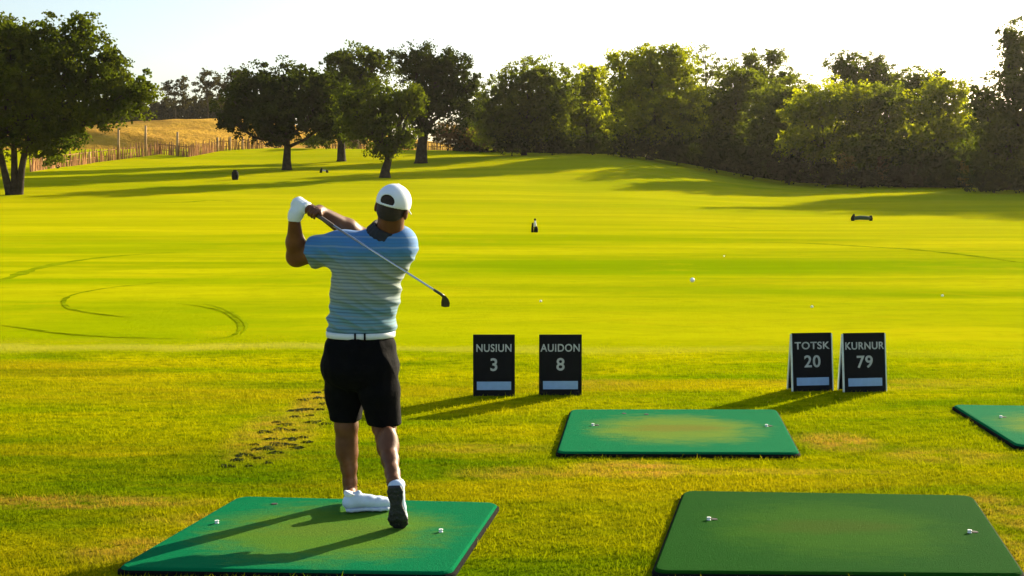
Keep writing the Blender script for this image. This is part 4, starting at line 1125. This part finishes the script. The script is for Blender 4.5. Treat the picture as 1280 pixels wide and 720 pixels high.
# golf club
club = empty('golf_club', tuple(CA), 'iron golf club with a steel shaft, held behind the golfer\'s shoulders', 'golf club')
mb = MB(); mb.tube([CA-gax*.012, CA-gax*.006, CA+gax*.10, CA+gax*.20, CA+gax*.262], [.010, .0145, .0130, .0110, .0088], 14); mb.build('grip', m_grip, club)
mb = MB(); mb.tube([CA+gax*.26, CB-gax*.06, CB-gax*.0], [.0068, .0048, .0045], 12); mb.build('shaft', m_chrome, club)
H0, H1 = CB, P(557, 381, 5.93)
hd = MB(); hd.tube([CB-gax*.055, CB-gax*.01, P(555, 371, 5.93)], [.0068, .0075, .0085], 12); hd.build('hosel', m_head, club)
bm = bmesh.new()
prof = [(553.8,368.6),(557.0,369.6),(560.6,374.0),(562.4,379.0),(561.6,383.4),(556.0,384.0),(551.6,383.0),(551.4,377.5),(552.6,372.0)]
Fv = [bm.verts.new(P(x, y, 5.920+(y-369)*.0006)) for x, y in prof]; Bv = [bm.verts.new(P(x, y, 5.944+(y-369)*.0009)) for x, y in prof]
bm.faces.new(Fv); bm.faces.new(Bv[::-1])
for k in range(len(prof)): bm.faces.new((Fv[k], Bv[k], Bv[(k+1) % len(prof)], Fv[(k+1) % len(prof)]))
bm_link('club_head', bm, m_head, club, bevel=.003)

# ------------------------------------------------------------------ light, sky, camera
SUN_AZ, SUN_EL = R(SUNAZ), R(SUNEL)      # azimuth from +Y towards +X
sd_ = Vector((math.sin(SUN_AZ)*math.cos(SUN_EL), math.cos(SUN_AZ)*math.cos(SUN_EL), math.sin(SUN_EL)))
L = bpy.data.lights.new('sun', 'SUN'); L.energy = 5.0; L.angle = R(.53); L.color = (1.0, .86, .62)
so = bpy.data.objects.new('sun', L); COL.objects.link(so); so.rotation_euler = sd_.to_track_quat('Z', 'Y').to_euler(); so.location = (20, 20, 30)
w = bpy.data.worlds.new('World'); sc.world = w; w.use_nodes = True; nt = w.node_tree
bg = nt.nodes['Background']; sky = nt.nodes.new('ShaderNodeTexSky'); sky.sky_type = 'NISHITA'; sky.sun_disc = False
sky.sun_elevation = SUN_EL; sky.sun_rotation = SUN_AZ; sky.air_density = 1.0; sky.dust_density = DUST; sky.ozone_density = 1.0
nt.links.new(sky.outputs[0], bg.inputs[0]); bg.inputs[1].default_value = SKYS
cam = bpy.data.cameras.new('camera'); cam.sensor_width = 36; cam.lens = F/1280*36; cam.clip_start = .05; cam.clip_end = 6000
co = bpy.data.objects.new('camera', cam); COL.objects.link(co); co.location = (0, 0, CAMH); co.rotation_euler = (R(90)-PITCH, 0, 0); sc.camera = co
if HAZE:
    bm = bmesh.new(); bm_box(bm, (0, 200, 24), (900, 600, 52)); me = bpy.data.meshes.new('haze'); bm.to_mesh(me); bm.free()
    m, nt, out = new_mat('haze'); v = nt.nodes.new('ShaderNodeVolumePrincipled'); v.inputs['Density'].default_value = HAZE; v.inputs['Color'].default_value = (1, .93, .8, 1); v.inputs['Anisotropy'].default_value = .55
    nt.links.new(v.outputs[0], out.inputs['Volume']); o = link('haze', me, m); tag(o, kind='stuff'); 
sc.view_settings.view_transform = 'Standard'; sc.view_settings.look = 'None'; sc.view_settings.exposure = EXPO; sc.view_settings.gamma = 1
sc.cycles.max_bounces = 6; sc.cycles.transparent_max_bounces = 4; sc.cycles.volume_bounces = 0
